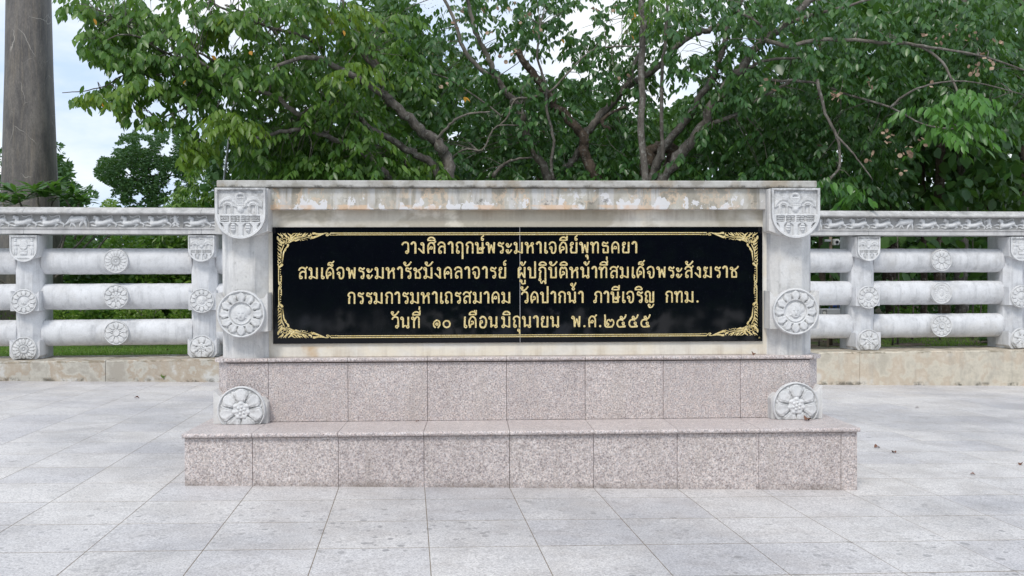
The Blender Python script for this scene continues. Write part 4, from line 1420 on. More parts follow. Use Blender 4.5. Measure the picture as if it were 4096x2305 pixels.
def leaves(P_, D_, L, Wd, up=None, fold=.25, curl=0.0):
    """P_ base points, D_ directions, L lengths, Wd widths -> verts, tris (6 tris a leaf)"""
    n = len(P_)
    D_ = D_ / np.maximum(1e-6, np.linalg.norm(D_, axis=1, keepdims=True))
    if up is None: up = rng.normal(size=(n, 3)) * .5 + np.array([0, -.3, 1.0])
    Sd = np.cross(D_, up)
    Sd /= np.maximum(1e-6, np.linalg.norm(Sd, axis=1, keepdims=True))
    Nn = np.cross(Sd, D_)
    L = L[:, None]; Wd = Wd[:, None]
    V = np.empty((n, 8, 3))
    def at_(t, w_, lift):
        return P_ + D_ * L * t + Sd * Wd * w_ + Nn * (Wd * lift - L * curl * t * t)
    V[:, 0] = P_
    V[:, 1] = at_(.28, .40, fold * .8); V[:, 2] = at_(.28, -.40, fold * .8)
    V[:, 3] = at_(.62, .42, fold * .8); V[:, 4] = at_(.62, -.42, fold * .8)
    V[:, 5] = at_(.28, 0, 0); V[:, 6] = at_(.64, 0, 0); V[:, 7] = at_(1.0, 0, 0)
    T = np.array([[0, 5, 1], [0, 2, 5], [5, 6, 3], [5, 3, 1], [5, 4, 6], [5, 2, 4], [6, 7, 3], [6, 4, 7]])
    return V.reshape(-1, 3), (np.arange(n)[:, None, None] * 8 + T[None]).reshape(-1, 3)


def leaves2(P_, D_, L, Wd):
    """cheap two-triangle leaf for far crowns"""
    n = len(P_)
    D_ = D_ / np.maximum(1e-6, np.linalg.norm(D_, axis=1, keepdims=True))
    Sd = np.cross(D_, rng.normal(size=(n, 3)))
    Sd /= np.maximum(1e-6, np.linalg.norm(Sd, axis=1, keepdims=True))
    L = L[:, None]; Wd = Wd[:, None]
    V = np.empty((n, 4, 3))
    V[:, 0] = P_; V[:, 1] = P_ + D_ * L * .5 + Sd * Wd * .5; V[:, 2] = P_ + D_ * L; V[:, 3] = P_ + D_ * L * .5 - Sd * Wd * .5
    T = np.array([[0, 1, 2], [0, 2, 3]])
    return V.reshape(-1, 3), (np.arange(n)[:, None, None] * 4 + T[None]).reshape(-1, 3)


def sprays(O_, az, L, nl=11, leaf=(.115, .05), droop=.6, lift=.05, hang=1.15):
    """compound leaves: leaflets hanging in two rows from an arching stalk"""
    n = len(O_)
    hd = np.stack([np.cos(az), np.sin(az), np.zeros(n)], 1)
    sd = np.stack([-np.sin(az), np.cos(az), np.zeros(n)], 1)
    Ps, Ds, Ls = [], [], []
    for k in range(nl):
        t = (k + 1.2) / (nl + .4)
        p = O_ + hd * (L * t)[:, None] + np.array([0, 0, 1.0]) * (L * (lift * t * 2 - droop * t * t))[:, None]
        side = 1 if k % 2 else -1
        if k == nl - 1: side = 0
        d = hd * (.45 if side else 1.0) + sd * side * .75 + np.array([0, 0, -hang]) + rng.normal(size=(n, 3)) * .22
        Ps.append(p); Ds.append(d)
        Ls.append(leaf[0] * (1 - .25 * abs(t - .6)) * rng.uniform(.8, 1.2, n) * (L / L.mean()) ** .5)
    Pn, Dn, Ln = np.concatenate(Ps), np.concatenate(Ds), np.concatenate(Ls)
    # every island is a leaflet; order kept so colours vary leaflet by leaflet
    return leaves(Pn, Dn, Ln, Ln * leaf[1] / leaf[0] * rng.uniform(.85, 1.15, len(Ln)), fold=.12, curl=.10)


def in_poly(px, py, poly):
    c = np.zeros(len(px), bool)
    n = len(poly)
    for i in range(n):
        x1, y1 = poly[i]; x2, y2 = poly[(i + 1) % n]
        m = ((y1 > py) != (y2 > py)) & (px < (x2 - x1) * (py - y1) / (y2 - y1 + 1e-9) + x1)
        c ^= m
    return c


def vnoise(x, y, s, seed=0):
    """cheap smooth value noise 0..1"""
    r = np.random.default_rng(seed)
    G = r.random((64, 64))
    u, v = (x / s) % 63, (y / s) % 63
    i, j = u.astype(int), v.astype(int)
    f, g_2 = u - i, v - j
    f = f * f * (3 - 2 * f); g_2 = g_2 * g_2 * (3 - 2 * g_2)
    i1, j1 = (i + 1) % 64, (j + 1) % 64
    return (G[i, j] * (1 - f) + G[i1, j] * f) * (1 - g_2) + (G[i, j1] * (1 - f) + G[i1, j1] * f) * g_2


def fill(poly, n, Y0, Y1, gap=.0, gs=90, seed=1, bulge=True):
    """n points of a crown whose outline is the polygon, spread in depth like a rounded mass"""
    poly = [tuple(p) for p in poly]
    xs, ys = [p[0] for p in poly], [p[1] for p in poly]
    out = []
    tot = 0
    while tot < n:
        x = rng.uniform(min(xs), max(xs), n * 3); y = rng.uniform(min(ys), max(ys), n * 3)
        m = in_poly(x, y, poly)
        m &= (vnoise(x + 5000, y + 5000, gs, seed) * .65 + vnoise(x + 5000, y + 5000, gs * .4, seed + 9) * .35) > gap
        x, y = x[m], y[m]
        out.append(np.stack([x, y], 1)); tot += len(x)
    q = np.concatenate(out)[:n]
    Yd = rng.uniform(Y0, Y1, n)
    d = FW[None] + RT[None] * ((q[:, 0] - CX) / FPX)[:, None] - UP[None] * ((q[:, 1] - CY) / FPX)[:, None]
    return CAM[None] + d * (Yd / d[:, 1])[:, None]


class Tree:
    def __init__(s, name, label, cat='tree', group=None, base=None):
        b = base
        s.o = empty(name, (float(b[0]), float(b[1]), float(b[2])))
        s.b = np.array(b, float)
        tag(s.o, label, cat, group)
        s.tips = []

    def limb(s, pts, Y, r0, r1, mat, name='branch', n=9):
        """pts photo-traced (px,py[,Y]); r in photo px"""
        P3 = []
        for i, p in enumerate(pts):
            y = p[2] if len(p) > 2 else (Y[0] + (Y[1] - Y[0]) * i / max(1, len(pts) - 1) if isinstance(Y, tuple) else Y)
            P3.append(at(p[0], p[1], y))
        P3 = catmull(P3, 4)
        Ym = Y[0] if isinstance(Y, tuple) else Y
        m = len(P3)
        rad = [(r0 + (r1 - r0) * i / (m - 1)) * Ym / FPX for i in range(m)]
        q = [p + rng.normal(size=3) * rad[i] * .25 for i, p in enumerate(P3)]
        mb = MB(); tube(mb, [tuple(p - s.b) for p in q], rad, n, rough=.12)
        s.tips += [q[i] for i in range(m // 3, m)]
        return link(name, mb.mesh(name, mat, True), s.o)

    def crown(s, V, T, mat, name='crown'):
        me = tris_mesh(name, np.asarray(V) - s.b, T, mat)
        o = link(name, me, s.o)
        return o


def twigs(tree, pts, mat, near=None, r=.006, k=1.0):
    """thin twigs running from the limbs to a sample of the leaf points"""
    tips = np.array(tree.tips)
    mb = MB()
    for p in pts:
        d = np.linalg.norm(tips - p, axis=1)
        j = int(np.argmin(d))
        if d[j] > 2.2: continue
        a = tips[j]
        mid = (a + p) / 2 + rng.normal(size=3) * d[j] * .10 + np.array([0, 0, d[j] * .08])
        c = catmull([a - tree.b, mid - tree.b, p - tree.b], 3)
        tube(mb, [tuple(q) for q in c], list(np.linspace(r * 1.6, r * .5, len(c))), 4, False)
    o = mb.obj('twig_mass', mat, tree.o)
    o['kind'] = 'stuff'


def joinVT(parts):
    V, T, b = [], [], 0
    for v, t in parts:
        V.append(v); T.append(t + b); b += len(v)
    return np.concatenate(V), np.concatenate(T)


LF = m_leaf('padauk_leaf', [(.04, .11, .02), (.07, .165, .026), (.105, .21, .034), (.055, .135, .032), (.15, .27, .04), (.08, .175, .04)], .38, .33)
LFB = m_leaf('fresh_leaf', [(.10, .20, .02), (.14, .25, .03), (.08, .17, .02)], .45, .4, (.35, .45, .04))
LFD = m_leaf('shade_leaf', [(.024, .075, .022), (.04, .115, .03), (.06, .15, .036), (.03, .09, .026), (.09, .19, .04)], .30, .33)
LFT = m_leaf('teak_leaf', [(.03, .085, .022), (.05, .12, .03), (.07, .15, .035), (.04, .10, .025)], .32, .5)
LFF = m_leaf('far_leaf', [(.03, .085, .03), (.045, .115, .038), (.065, .14, .045)], .25, .6)
LFM = m_leaf('mango_leaf', [(.065, .16, .025), (.11, .24, .035), (.20, .31, .05), (.08, .19, .03)], .36, .4)
LFH = m_leaf('hedge_leaf', [(.10, .20, .025), (.16, .28, .035), (.24, .34, .05), (.09, .18, .03)], .4, .4)
LFG = m_leaf('frangipani_leaf', [(.06, .16, .035), (.09, .22, .045), (.05, .13, .03)], .36, .38)
YEL = m_leaf('yellow_leaf', [(.55, .33, .03), (.60, .25, .03), (.50, .42, .06)], .3, .5, (.7, .45, .05))
POD = m_leaf('dry_pod', [(.30, .19, .13), (.42, .31, .22), (.22, .13, .09)], .15, .7, (.4, .3, .2))
FLW = m_leaf('seed_head', [(.20, .20, .10), (.26, .25, .13), (.16, .17, .08)], .1, .8)


def hang_dirs(n, down=.8):
    d = rng.normal(size=(n, 3)); d[:, 2] = -np.abs(d[:, 2]) * .6 - down
    return d


def projv(P_):
    v = P_ - CAM
    z = v @ FW
    return CX + FPX * (v @ RT) / z, CY - FPX * (v @ UP) / z


def prune(vt, inside=None, holes=(), per=8):
    """thin a crown: drop leaves beyond its natural outline or in its open gaps"""
    V, T = vt
    Vr = V.reshape(-1, per, 3)
    x, y = projv(Vr[:, per // 2])
    k = np.ones(len(x), bool)
    if inside is not None: k &= in_poly(x, y, inside) | (x > 1400) | (y < -20)
    for h in holes: k &= ~in_poly(x, y, h)
    Tr = T.reshape(len(Vr), -1, 3)
    idx = np.cumsum(k) - 1
    base = (Tr[:1] - Tr[:1].min())
    return Vr[k].reshape(-1, 3), (np.arange(k.sum())[:, None, None] * per + base).reshape(-1, 3)


def spray_crown(tree, poly, n, Y0, Y1, mat, gap=.0, gs=90, seed=1, L=(.28, .48), leaf=(.115, .05), nl=11, keep=0):
    O_ = fill(poly, n, Y0, Y1, gap, gs, seed)
    az = rng.uniform(0, 2 * np.pi, n)
    return O_, sprays(O_, az, rng.uniform(L[0], L[1], n), nl, leaf)


c1 = lambda L_0: [(x * .5793, y * .5793) for x, y in L_0]
OUT_A = c1([(340, -60), (372, 60), (405, 160), (470, 105), (520, 130), (600, 140), (560, 180), (545, 220), (520, 270), (525, 320), (555, 350), (548, 410), (610, 415), (635, 475), (690, 445), (725, 510), (742, 540), (790, 480),
            (900, 520), (800, 560), (690, 600), (560, 625), (490, 640), (500, 765), (560, 725), (612, 800), (680, 785), (740, 760), (790, 745), (825, 860), (855, 910), (895, 860), (910, 725), (945, 710), (952, 795), (985, 830), (1015, 740), (1060, 695), (1110, 705), (1165, 740), (1240, 700),
            (1260, 745), (1100, 785), (945, 860), (945, 925), (1010, 885), (1090, 955), (1150, 905), (1255, 930), (1260, 1010), (1228, 1150), (1250, 1190), (1325, 1185), (1345, 1090), (1365, 1175), (1430, 1155), (1445, 1065), (1500, 1080), (1530, 1260), (2600, 1400), (2600, -200), (340, -200)])
HOLES_A = [c1(q) for q in ([(1200, 90), (1260, 75), (1340, 130), (1290, 170), (1400, 190), (1390, 262), (1290, 235), (1245, 205)], [(1560, 250), (1640, 170), (1650, 260), (1790, 300), (1700, 340), (1590, 335)], [(1440, -20), (1530, -20), (1580, 70), (1520, 90)],
                            [(1000, 520), (1080, 560), (1060, 640), (1010, 600)], [(1180, 640), (1260, 660), (1240, 700)], [(1370, 930), (1420, 960), (1400, 1010)], [(1520, 960), (1610, 930), (1590, 1260), (1520, 1260)], [(1500, 20), (1600, 0), (1600, 60)], [(2040, 270), (2130, 300), (2090, 340)])]
HOLES_R = [[(2690, 190), (2760, 140), (2850, 120), (2860, 160), (2790, 230), (2730, 250)], [(2620, 280), (2650, 230), (2670, 260), (2640, 310)], [(3400, -20), (3540, -20), (3560, 60), (3480, 80), (3420, 50)], [(2440, 90), (2520, 60), (2540, 130), (2470, 160)], [(4000, 240), (4096, 230), (4096, 330), (4040, 320)],
           [(1660, -30), (1780, -30), (1760, 40), (1700, 80)], [(1990, 60), (2060, 40), (2050, 110)], [(2280, 60), (2360, 30), (2370, 110), (2300, 130)], [(3060, 560), (3080, 540), (3110, 570), (3080, 590)], [(2960, 330), (3010, 310), (3020, 350)]]


# ---- tree with long drooping boughs over the left half
TA = Tree('padauk_tree', 'spreading tree with drooping bright green leaf sprays reaching left over the railing', base=(at(1790, 721, 17.6)[0], 17.6, GZ))
bx = proj((TA.b[0], 17.6, GZ))
TA.limb([(bx[0], bx[1]), (1815, 900), (1805, 721), (1783, 626), (1751, 578), (1698, 535), (1651, 493), (1571, 419), (1539, 382)], (17.6, 17.2), 26, 17, M['bark'], 'trunk', 12)
TA.limb([(1539, 382), (1454, 329), (1375, 286), (1290, 239), (1251, 232), (1180, 240), (1110, 262)], (17.0, 15.6), 15, 6, M['bark'])
TA.limb([(1539, 382), (1518, 297), (1476, 244), (1412, 164), (1359, 117), (1306, 74), (1242, 16), (1180, -50)], (17.2, 16.8), 13, 6, M['bark'])
TA.limb([(1530, 300), (1497, 233), (1454, 159), (1412, 106), (1380, 32), (1340, -60)], (17.2, 17.6), 12, 6, M['bark'])
TA.limb([(1740, 571), (1745, 560), (1780, 520), (1820, 480), (1880, 455), (1960, 448)], (17.4, 17.0), 7, 3, M['palebark'])
TA.limb([(1320, 545, 17.4), (1240, 500), (1199, 463), (1153, 429), (1077, 376), (979, 342), (904, 301), (834, 272), (776, 232), (712, 232)], (16.8, 15.0), 12, 4, M['palebark'])
TA.limb([(904, 301), (860, 250), (800, 215), (720, 205), (640, 225)], (16.0, 15.5), 6, 2.5, M['bark'])
TA.limb([(1290, 190), (1200, 140), (1080, 110), (980, 70), (880, 30), (800, -20)], (17, 16), 8, 3, M['bark'])
TA.limb([(1110, 140), (1060, 90), (1000, 60), (900, 20)], (16.6, 16.2), 5, 3, M['bark'])
TA.limb([(1762, 721), (1720, 652), (1667, 620), (1614, 594), (1539, 546), (1465, 504), (1428, 456), (1317, 408), (1199, 463)], (17.7, 17.0), 17, 8, M['bark'])
TA.limb([(1560, 721), (1518, 673), (1465, 626), (1412, 589), (1306, 546), (1200, 520), (1100, 535), (1000, 560)], (17.4, 15.9), 16, 5, M['bark'])
TA.limb([(1645, 725), (1625, 660), (1605, 620), (1590, 590)], 17.9, 8, 4, M['palebark'])
TA.limb([(560, 130), (500, 100), (440, 60), (370, 30)], (15.8, 15.4), 4, 2, M['bark'])
TA.limb([(712, 232), (620, 190), (560, 150), (480, 140), (410, 170)], (15.7, 15.2), 5, 2, M['bark'])
TA.limb([(712, 300), (600, 300), (500, 300), (420, 345), (330, 365), (248, 372)], (15.7, 15.1), 3.5, 1.5, M['bark'])
TA.limb([(834, 330), (760, 420), (700, 450), (620, 480)], (15.8, 15.4), 4, 2, M['bark'])
TA.limb([(880, 400), (840, 480), (800, 560), (760, 620)], (15.8, 15.4), 4, 2, M['bark'])

pa = []
polysA = [
    ([(235, 60), (225, 20), (300, -10), (520, -40), (900, -60), (1250, -60), (1250, 60), (900, 60), (700, 190), (640, 150), (560, 120), (450, 110), (330, 85)], 170, 15.0, 17.2),
    ([(330, 150), (380, 90), (560, 80), (740, 160), (700, 250), (560, 250), (440, 262), (420, 230), (330, 225), (300, 170)], 95, 15.0, 16.6),
    ([(330, 190), (560, 180), (900, 240), (900, 360), (800, 400), (700, 380), (560, 350), (450, 270), (370, 250)], 120, 15.0, 16.6),
    ([(295, 385), (340, 365), (420, 345), (560, 310), (700, 340), (760, 410), (640, 400), (530, 400), (430, 415), (330, 410), (300, 425)], 48, 15.0, 16.2),
    ([(470, 400), (530, 395), (520, 480), (490, 500)], 16, 15.0, 15.5),
    ([(555, 520), (600, 470), (740, 440), (840, 470), (800, 560), (760, 640), (725, 655), (735, 560), (640, 500)], 36, 15.0, 16.0),
    ([(760, 60), (850, 40), (960, 50), (960, 110), (850, 100), (770, 90)], 40, 15.4, 16.0),
    ([(820, 240), (1000, 200), (1300, 280), (1500, 420), (1560, 560), (1560, 690), (1100, 700), (960, 640), (900, 600), (900, 470), (820, 360)], 520, 16.0, 19.0),
    ([(900, 60), (1250, -40), (1600, 60), (1640, 330), (1500, 360), (1300, 240), (1000, 200)], 230, 16.2, 19.2),
    ([(1000, 560), (1560, 560), (1800, 640), (1790, 720), (1000, 720)], 170, 16.8, 19.2),
    ([(960, 240), (1180, 240), (1180, 330), (960, 320)], 26, 15.4, 16.2),
]
tw = []
for k, (poly, n, a, b) in enumerate(polysA):
    O_, vt = spray_crown(TA, poly, n, a, b, LF, .32, 60, 3 + k, L=(.42, .72), nl=13, leaf=(.165, .074))
    pa.append(vt); tw.append(O_[:: 4])
TA.crown(*prune(joinVT(pa), OUT_A, HOLES_A), LF)
twigs(TA, np.concatenate(tw), M['bark'])
pb = []
for poly, n, a, b in [([(690, 560), (760, 540), (780, 640), (720, 700), (705, 640)], 34, 14.9, 15.5), ([(560, 290), (640, 300), (620, 350), (560, 350)], 6, 14.8, 15.0), ([(900, 440), (990, 440), (980, 530), (920, 520)], 22, 14.8, 15.2),
                      ([(470, 400), (520, 400), (510, 490), (490, 500)], 14, 14.9, 15.1), ([(760, 60), (930, 60), (930, 110), (780, 100)], 14, 15.2, 15.6), ([(1380, 250), (1450, 250), (1440, 320), (1390, 320)], 9, 15.4, 16),
                      ([(300, 390), (420, 360), (430, 410), (330, 420)], 12, 14.8, 15.1), ([(1230, 30), (1400, 0), (1400, 60), (1240, 60)], 12, 15.8, 16.2)]:
    O_, vt = spray_crown(TA, poly, n, a, b, LFB, 0, L=(.4, .65), nl=13, leaf=(.16, .065))
    pb.append(vt)
TA.crown(*prune(joinVT(pb), OUT_A, HOLES_A), LFB, 'young_foliage')


def single(pts_px, Y, size, mat, name, tree, flat=False):
    P_ = np.array([at(x, y, Y + random.uniform(-.2, .2)) for x, y in pts_px])
    n = len(P_)
    V, T = leaves(P_, hang_dirs(n, .9), rng.uniform(.8, 1.2, n) * size, rng.uniform(.5, .65, n) * size)
    tree.crown(V, T, mat, name)


for x, y in [(846, 222), (374, 74), (412, 410), (745, 320), (736, 150), (1372, 121), (1857, 388), (1000, 205)]:
    single([(x, y)], 14.9, .11, YEL, 'yellow_leaf', TA)

# ---- dark rough tree in the middle
TB = Tree('rough_bark_tree', 'dark rough barked forked tree standing above the middle of the plaque wall', base=(at(2370, 900, 19.0)[0], 19.0, GZ))
TB.limb([(proj(TB.b)[0], proj(TB.b)[1]), (2400, 850), (2388, 721), (2345, 636), (2335, 562), (2303, 509), (2250, 451), (2197, 392), (2165, 339), (2123, 281), (2096, 249), (2070, 200)], (19.0, 18.4), 24, 12, M['darkbark'], 'trunk', 12)
TB.limb([(2335, 551), (2367, 509), (2414, 445), (2473, 387), (2532, 329), (2630, 270), (2716, 178), (2795, 132), (2848, 112), (2960, 60)], (18.8, 19.6), 17, 11, M['bark'])
TB.limb([(2473, 387), (2515, 318), (2540, 250), (2580, 160), (2600, 60), (2610, -40)], (18.8, 19.2), 9, 6, M['bark'])
TB.limb([(2192, 740), (2192, 721), (2155, 636), (2117, 562), (2096, 504), (2085, 450), (2070, 419), (2027, 371), (1990, 318), (1974, 297)], (19.3, 18.8), 18, 11, M['bark'])
TB.limb([(1974, 297), (1958, 239), (1926, 186), (1905, 133), (1884, 53), (1868, -20)], (18.8, 18.4), 11, 7, M['palebark'])
TB.limb([(1974, 318), (1911, 265), (1863, 212), (1836, 143), (1810, 64), (1767, -20)], (18.8, 18.6), 10, 6, M['palebark'])
TB.limb([(2234, 730), (2245, 700), (2287, 647), (2319, 594), (2330, 560)], (19.2, 18.9), 15, 13, M['bark'])
TB.limb([(2215, 720), (2205, 640), (2215, 560), (2190, 450), (2180, 330), (2150, 230), (2160, 100)], (18.6, 18.2), 7, 4, M['bark'])
TB.limb([(2044, 420), (2050, 400), (2130, 388), (2220, 350), (2330, 230), (2420, 190), (2560, 184)], (18.6, 18.2), 6, 3, M['palebark'])
TB.limb([(1790, 650), (1850, 600), (1930, 600), (1960, 540), (1990, 505), (2080, 500)], (18.6, 18.4), 4, 3, M['palebark'])
TB.limb([(1990, 510), (2030, 470), (2060, 400), (2110, 392)], (18.5, 18.4), 4, 3, M['palebark'])
TB.limb([(1970, 705), (2010, 660), (2060, 640), (2130, 630)], (18.8, 18.6), 9, 3, M['bark'])
TB.limb([(2440, 520), (2410, 490), (2450, 450), (2500, 430)], (18.5, 18.6), 9, 6, M['darkbark'])
TB.limb([(2010, 470), (1950, 420), (1850, 350), (1780, 310), (1700, 290)], (18.6, 18.2), 4, 2, M['palebark'])
pa, tw = [], []
for k, (poly, n, a, b) in enumerate([
    ([(1500, -60), (2700, -60), (2760, 120), (2600, 330), (2300, 420), (1950, 380), (1700, 300), (1560, 160)], 520, 18.0, 21.5),
    ([(1700, 300), (2600, 320), (2650, 560), (2640, 730), (1700, 730), (1650, 500)], 520, 18.3, 21.4),
]):
    O_, vt = spray_crown(TB, poly, n, a, b, LF, .42, 85, 33 + k, L=(.28, .5), nl=10, leaf=(.145, .08))
    pa.append(vt); tw.append(O_[:: 6])
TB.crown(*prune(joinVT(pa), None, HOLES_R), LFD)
twigs(TB, np.concatenate(tw), M['bark'])

# ---- straight thin trunks and the leaning tree on the right
TS = Tree('slender_tree', 'slender straight pale speckled trunk rising right of the dark forked tree', base=(at(2590, 900, 17.0)[0], 17.0, GZ))
TS.limb([(proj(TS.b)[0], proj(TS.b)[1]), (2585, 850), (2578, 721), (2565, 461), (2568, 198), (2572, 0), (2574, -120)], 17.0, 15, 12, M['bark'], 'trunk', 12)
TS.limb([(2650, 640), (2650, 592), (2647, 329), (2662, 150), (2668, 0), (2680, -100)], (17.5, 17.3), 8, 6, M['bark'])
O_, vt = spray_crown(TS, [(2480, 20), (2720, -40), (2740, 120), (2620, 140), (2480, 80)], 40, 16.4, 17.6, LF)
TS.crown(*vt, LF)
TC = Tree('leaning_tree', 'leaning many stemmed tree with dark leafy crown spreading over the right half', base=(at(2650, 800, 18.2)[0], 18.2, GZ))
TC.limb([(proj(TC.b)[0], proj(TC.b)[1]), (2640, 850), (2657, 718), (2709, 632), (2769, 560), (2821, 487), (2887, 369), (2960, 283), (3006, 211), (3058, 158), (3137, 99), (3236, 0), (3330, -80)], (18.2, 17.0), 25, 12, M['bark'], 'trunk', 12)
TC.limb([(2604, 730), (2620, 680), (2650, 600), (2742, 494), (2795, 395), (2861, 296), (2900, 151), (2927, 66), (2980, -20)], (18.4, 18.0), 20, 8, M['bark'])
TC.limb([(2580, 700), (2600, 620), (2640, 590), (2700, 600), (2660, 680)], 18.6, 26, 20, M['darkbark'])
TC.limb([(3058, 158), (3150, 185), (3243, 165), (3388, 158), (3519, 171), (3651, 178), (3750, 230), (3809, 323), (3840, 400)], (17.0, 15.8), 9, 4, M['palebark'])
TC.limb([(3651, 178), (3800, 200), (3950, 230), (4150, 300)], (16.2, 15.6), 6, 3, M['bark'])
TC.limb([(2769, 560), (2861, 494), (2960, 448), (3085, 369), (3160, 330)], (17.9, 17.0), 10, 5, M['palebark'])
TC.limb([(2920, 330), (3000, 270), (3080, 240), (3200, 230)], (17.6, 17.0), 9, 4, M['bark'])
TC.limb([(3270, 320), (3302, 454), (3348, 546), (3361, 658), (3322, 718), (3310, 760)], (16.4, 16.0), 7, 4, M['bark'])
TC.limb([(3348, 546), (3400, 600), (3440, 650), (3490, 720)], (16.1, 15.8), 5, 2, M['bark'])
TC.limb([(2950, 40), (3040, 100), (3060, 160)], (17, 16.8), 6, 4, M['bark'])
TC.limb([(3085, 320), (3250, 330), (3400, 380), (3560, 430), (3700, 500), (3850, 520)], (17, 15.8), 6, 2.5, M['bark'])
TC.limb([(3137, 99), (3250, 60), (3400, 20), (3600, -40)], (16.8, 16.2), 8, 4, M['bark'])
TC.limb([(3560, 430), (3640, 370), (3760, 330), (3900, 330), (4100, 380)], (16, 15.6), 5, 2, M['bark'])
pa, tw = [], []
for k, (poly, n, a, b, gap) in enumerate([
    ([(2600, 80), (2800, -60), (3500, -60), (4150, -60), (4150, 420), (3900, 560), (3500, 480), (3150, 420), (2850, 420), (2660, 260)], 880, 16.2, 19.8, .36),
    ([(2760, 380), (3300, 400), (3560, 500), (3620, 760), (3500, 800), (3300, 800), (3250, 720), (2700, 725)], 480, 17.2, 20.0, .28),
    ([(3260, 700), (3420, 700), (3400, 760), (3310, 770)], 16, 15.9, 16.4, 0),
]):
    O_, vt = spray_crown(TC, poly, n, a, b, LF, gap, 75, 53 + k, L=(.34, .6), nl=12, leaf=(.155, .078))
    pa.append(vt); tw.append(O_[:: 7])
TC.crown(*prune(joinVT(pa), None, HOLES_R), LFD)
twigs(TC, np.concatenate(tw), M['bark'])
pb = []
for poly, n in [([(3680, 380), (3900, 330), (3990, 430), (3960, 480), (3860, 500), (3800, 440), (3680, 440)], 34), ([(3700, 500), (3790, 500), (3780, 550), (3710, 550)], 9), ([(3290, 720), (3340, 730), (3330, 760)], 2), ([(3430, 740), (3470, 745), (3460, 775)], 1)]:
    O_, vt = spray_crown(TC, poly, n // 2 + 2, 14.9, 15.4, LF, 0, leaf=(.20, .09), L=(.5, .75))
    pb.append(vt)
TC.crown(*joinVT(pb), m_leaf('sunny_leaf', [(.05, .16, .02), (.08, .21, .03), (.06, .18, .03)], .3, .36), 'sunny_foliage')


def pods(tree, spots, Y, mat=None):
    Ps = []
    for x, y, n in spots:
        for _ in range(n):
            Ps.append(at(x + random.gauss(0, 14), y + random.gauss(0, 14), Y + random.uniform(-.3, .1)))
    Ps = np.array(Ps); n = len(Ps)
    # round papery pods
    V, T, b = [], [], 0
    for p in Ps:
        r = random.uniform(.026, .042)
        q = Vector(rng.normal(size=3)).to_track_quat('Z', 'Y')
        ring_ = [Vector((math.cos(a) * r, math.sin(a) * r, .18 * r * math.sin(3 * a))) for a in np.linspace(0, 2 * math.pi, 9)[:-1]]
        V.append(tuple(p + np.array(q @ Vector((0, 0, .35 * r)))))
        V += [tuple(p + np.array(q @ v)) for v in ring_]
        T += [(b, b + 1 + i, b + 1 + (i + 1) % 8) for i in range(8)]
        b += 9
    o = tree.crown(np.array(V), np.array(T), mat or POD, 'seed_pod')
    o['kind'] = 'stuff'


pods(TC, [(3620, 600, 5), (3640, 620, 4), (3560, 545, 3), (3730, 345, 3), (3900, 280, 5), (3895, 290, 3), (3940, 230, 3), (4010, 175, 4), (3480, 640, 4), (3690, 560, 3), (3340, 380, 8), (3080, 340, 4), (3550, 560, 3), (3480, 330, 4), (3880, 130, 4), (3960, 260, 4), (3050, 350, 2), (3820, 110, 3), (3600, 700, 3), (3770, 160, 4), (3700, 150, 3)], 15.5)
pods(TB, [(1860, 50, 3), (1940, 35, 3), (2100, 60, 3), (2140, 120, 5), (1950, 145, 3), (2030, 25, 4), (2060, 210, 4), (1770, 335, 4), (2390, 45, 4), (2450, 25, 3), (2490, 110, 3), (1810, 85, 2), (2010, 230, 3), (2680, 140, 5), (2500, 300, 2)], 17.0)
for x, y in [(2540, 70), (2530, 50), (2245, 157), (2525, 140), (3205, 70), (1857, 388)]:
    single([(x, y)], 16.8, .12, YEL, 'yellow_leaf', TB)

# ---- flowering teak behind the left boughs
TD = Tree('teak_tree', 'teak tree with big round leaves and sandy flower heads behind the drooping boughs', base=(at(1560, 900, 22.0)[0], 22.0, GZ))
TD.limb([(proj(TD.b)[0], proj(TD.b)[1]), (1555, 700), (1550, 500), (1560, 300), (1570, 100), (1570, -50)], 22.0, 16, 9, M['darkbark'], 'trunk', 10)
TD.limb([(1555, 500), (1450, 350), (1380, 200), (1350, 60)], 22, 8, 4, M['bark'])
TD.limb([(1558, 400), (1680, 300), (1780, 200)], 22, 8, 4, M['bark'])
P_ = np.concatenate([fill([(1300, 420), (1330, 150), (1400, -40), (1640, -50), (1680, 120), (1850, 200), (1900, 420), (1800, 520), (1400, 520)], 1500, 20.4, 23.6, .30, 90, 71), fill([(1500, 0), (1700, 60), (1760, 200), (1500, 250)], 200, 20.4, 23, .2, 90, 72)])
V, T = leaves(P_, hang_dirs(len(P_), .5), rng.uniform(.16, .34, len(P_)), rng.uniform(.11, .24, len(P_)), fold=.1, curl=.12)
TD.crown(V, T, LFT)
fp = []
for cx, cy in [(1320, 330), (1360, 310), (1440, 260), (1350, 130), (1400, 70), (1560, 80), (1580, 100), (1700, 40), (1720, 200), (1760, 220), (1820, 240), (1700, 250), (1740, 290), (1610, 320), (1480, 420), (1600, 180), (1680, 300), (1380, 360), (1770, 600), (1470, 120), (1300, 140), (1840, 280)]:
    c = at(cx, cy, 20.2)
    for _ in range(70):
        fp.append(c + np.array([random.gauss(0, .16), random.gauss(0, .14), random.gauss(0, .13)]))
fp = np.array(fp)
V, T = leaves2(fp, rng.normal(size=fp.shape), rng.uniform(.02, .035, len(fp)), rng.uniform(.02, .03, len(fp)))
q = TD.crown(V, T, FLW, 'flower_head'); q['kind'] = 'stuff'

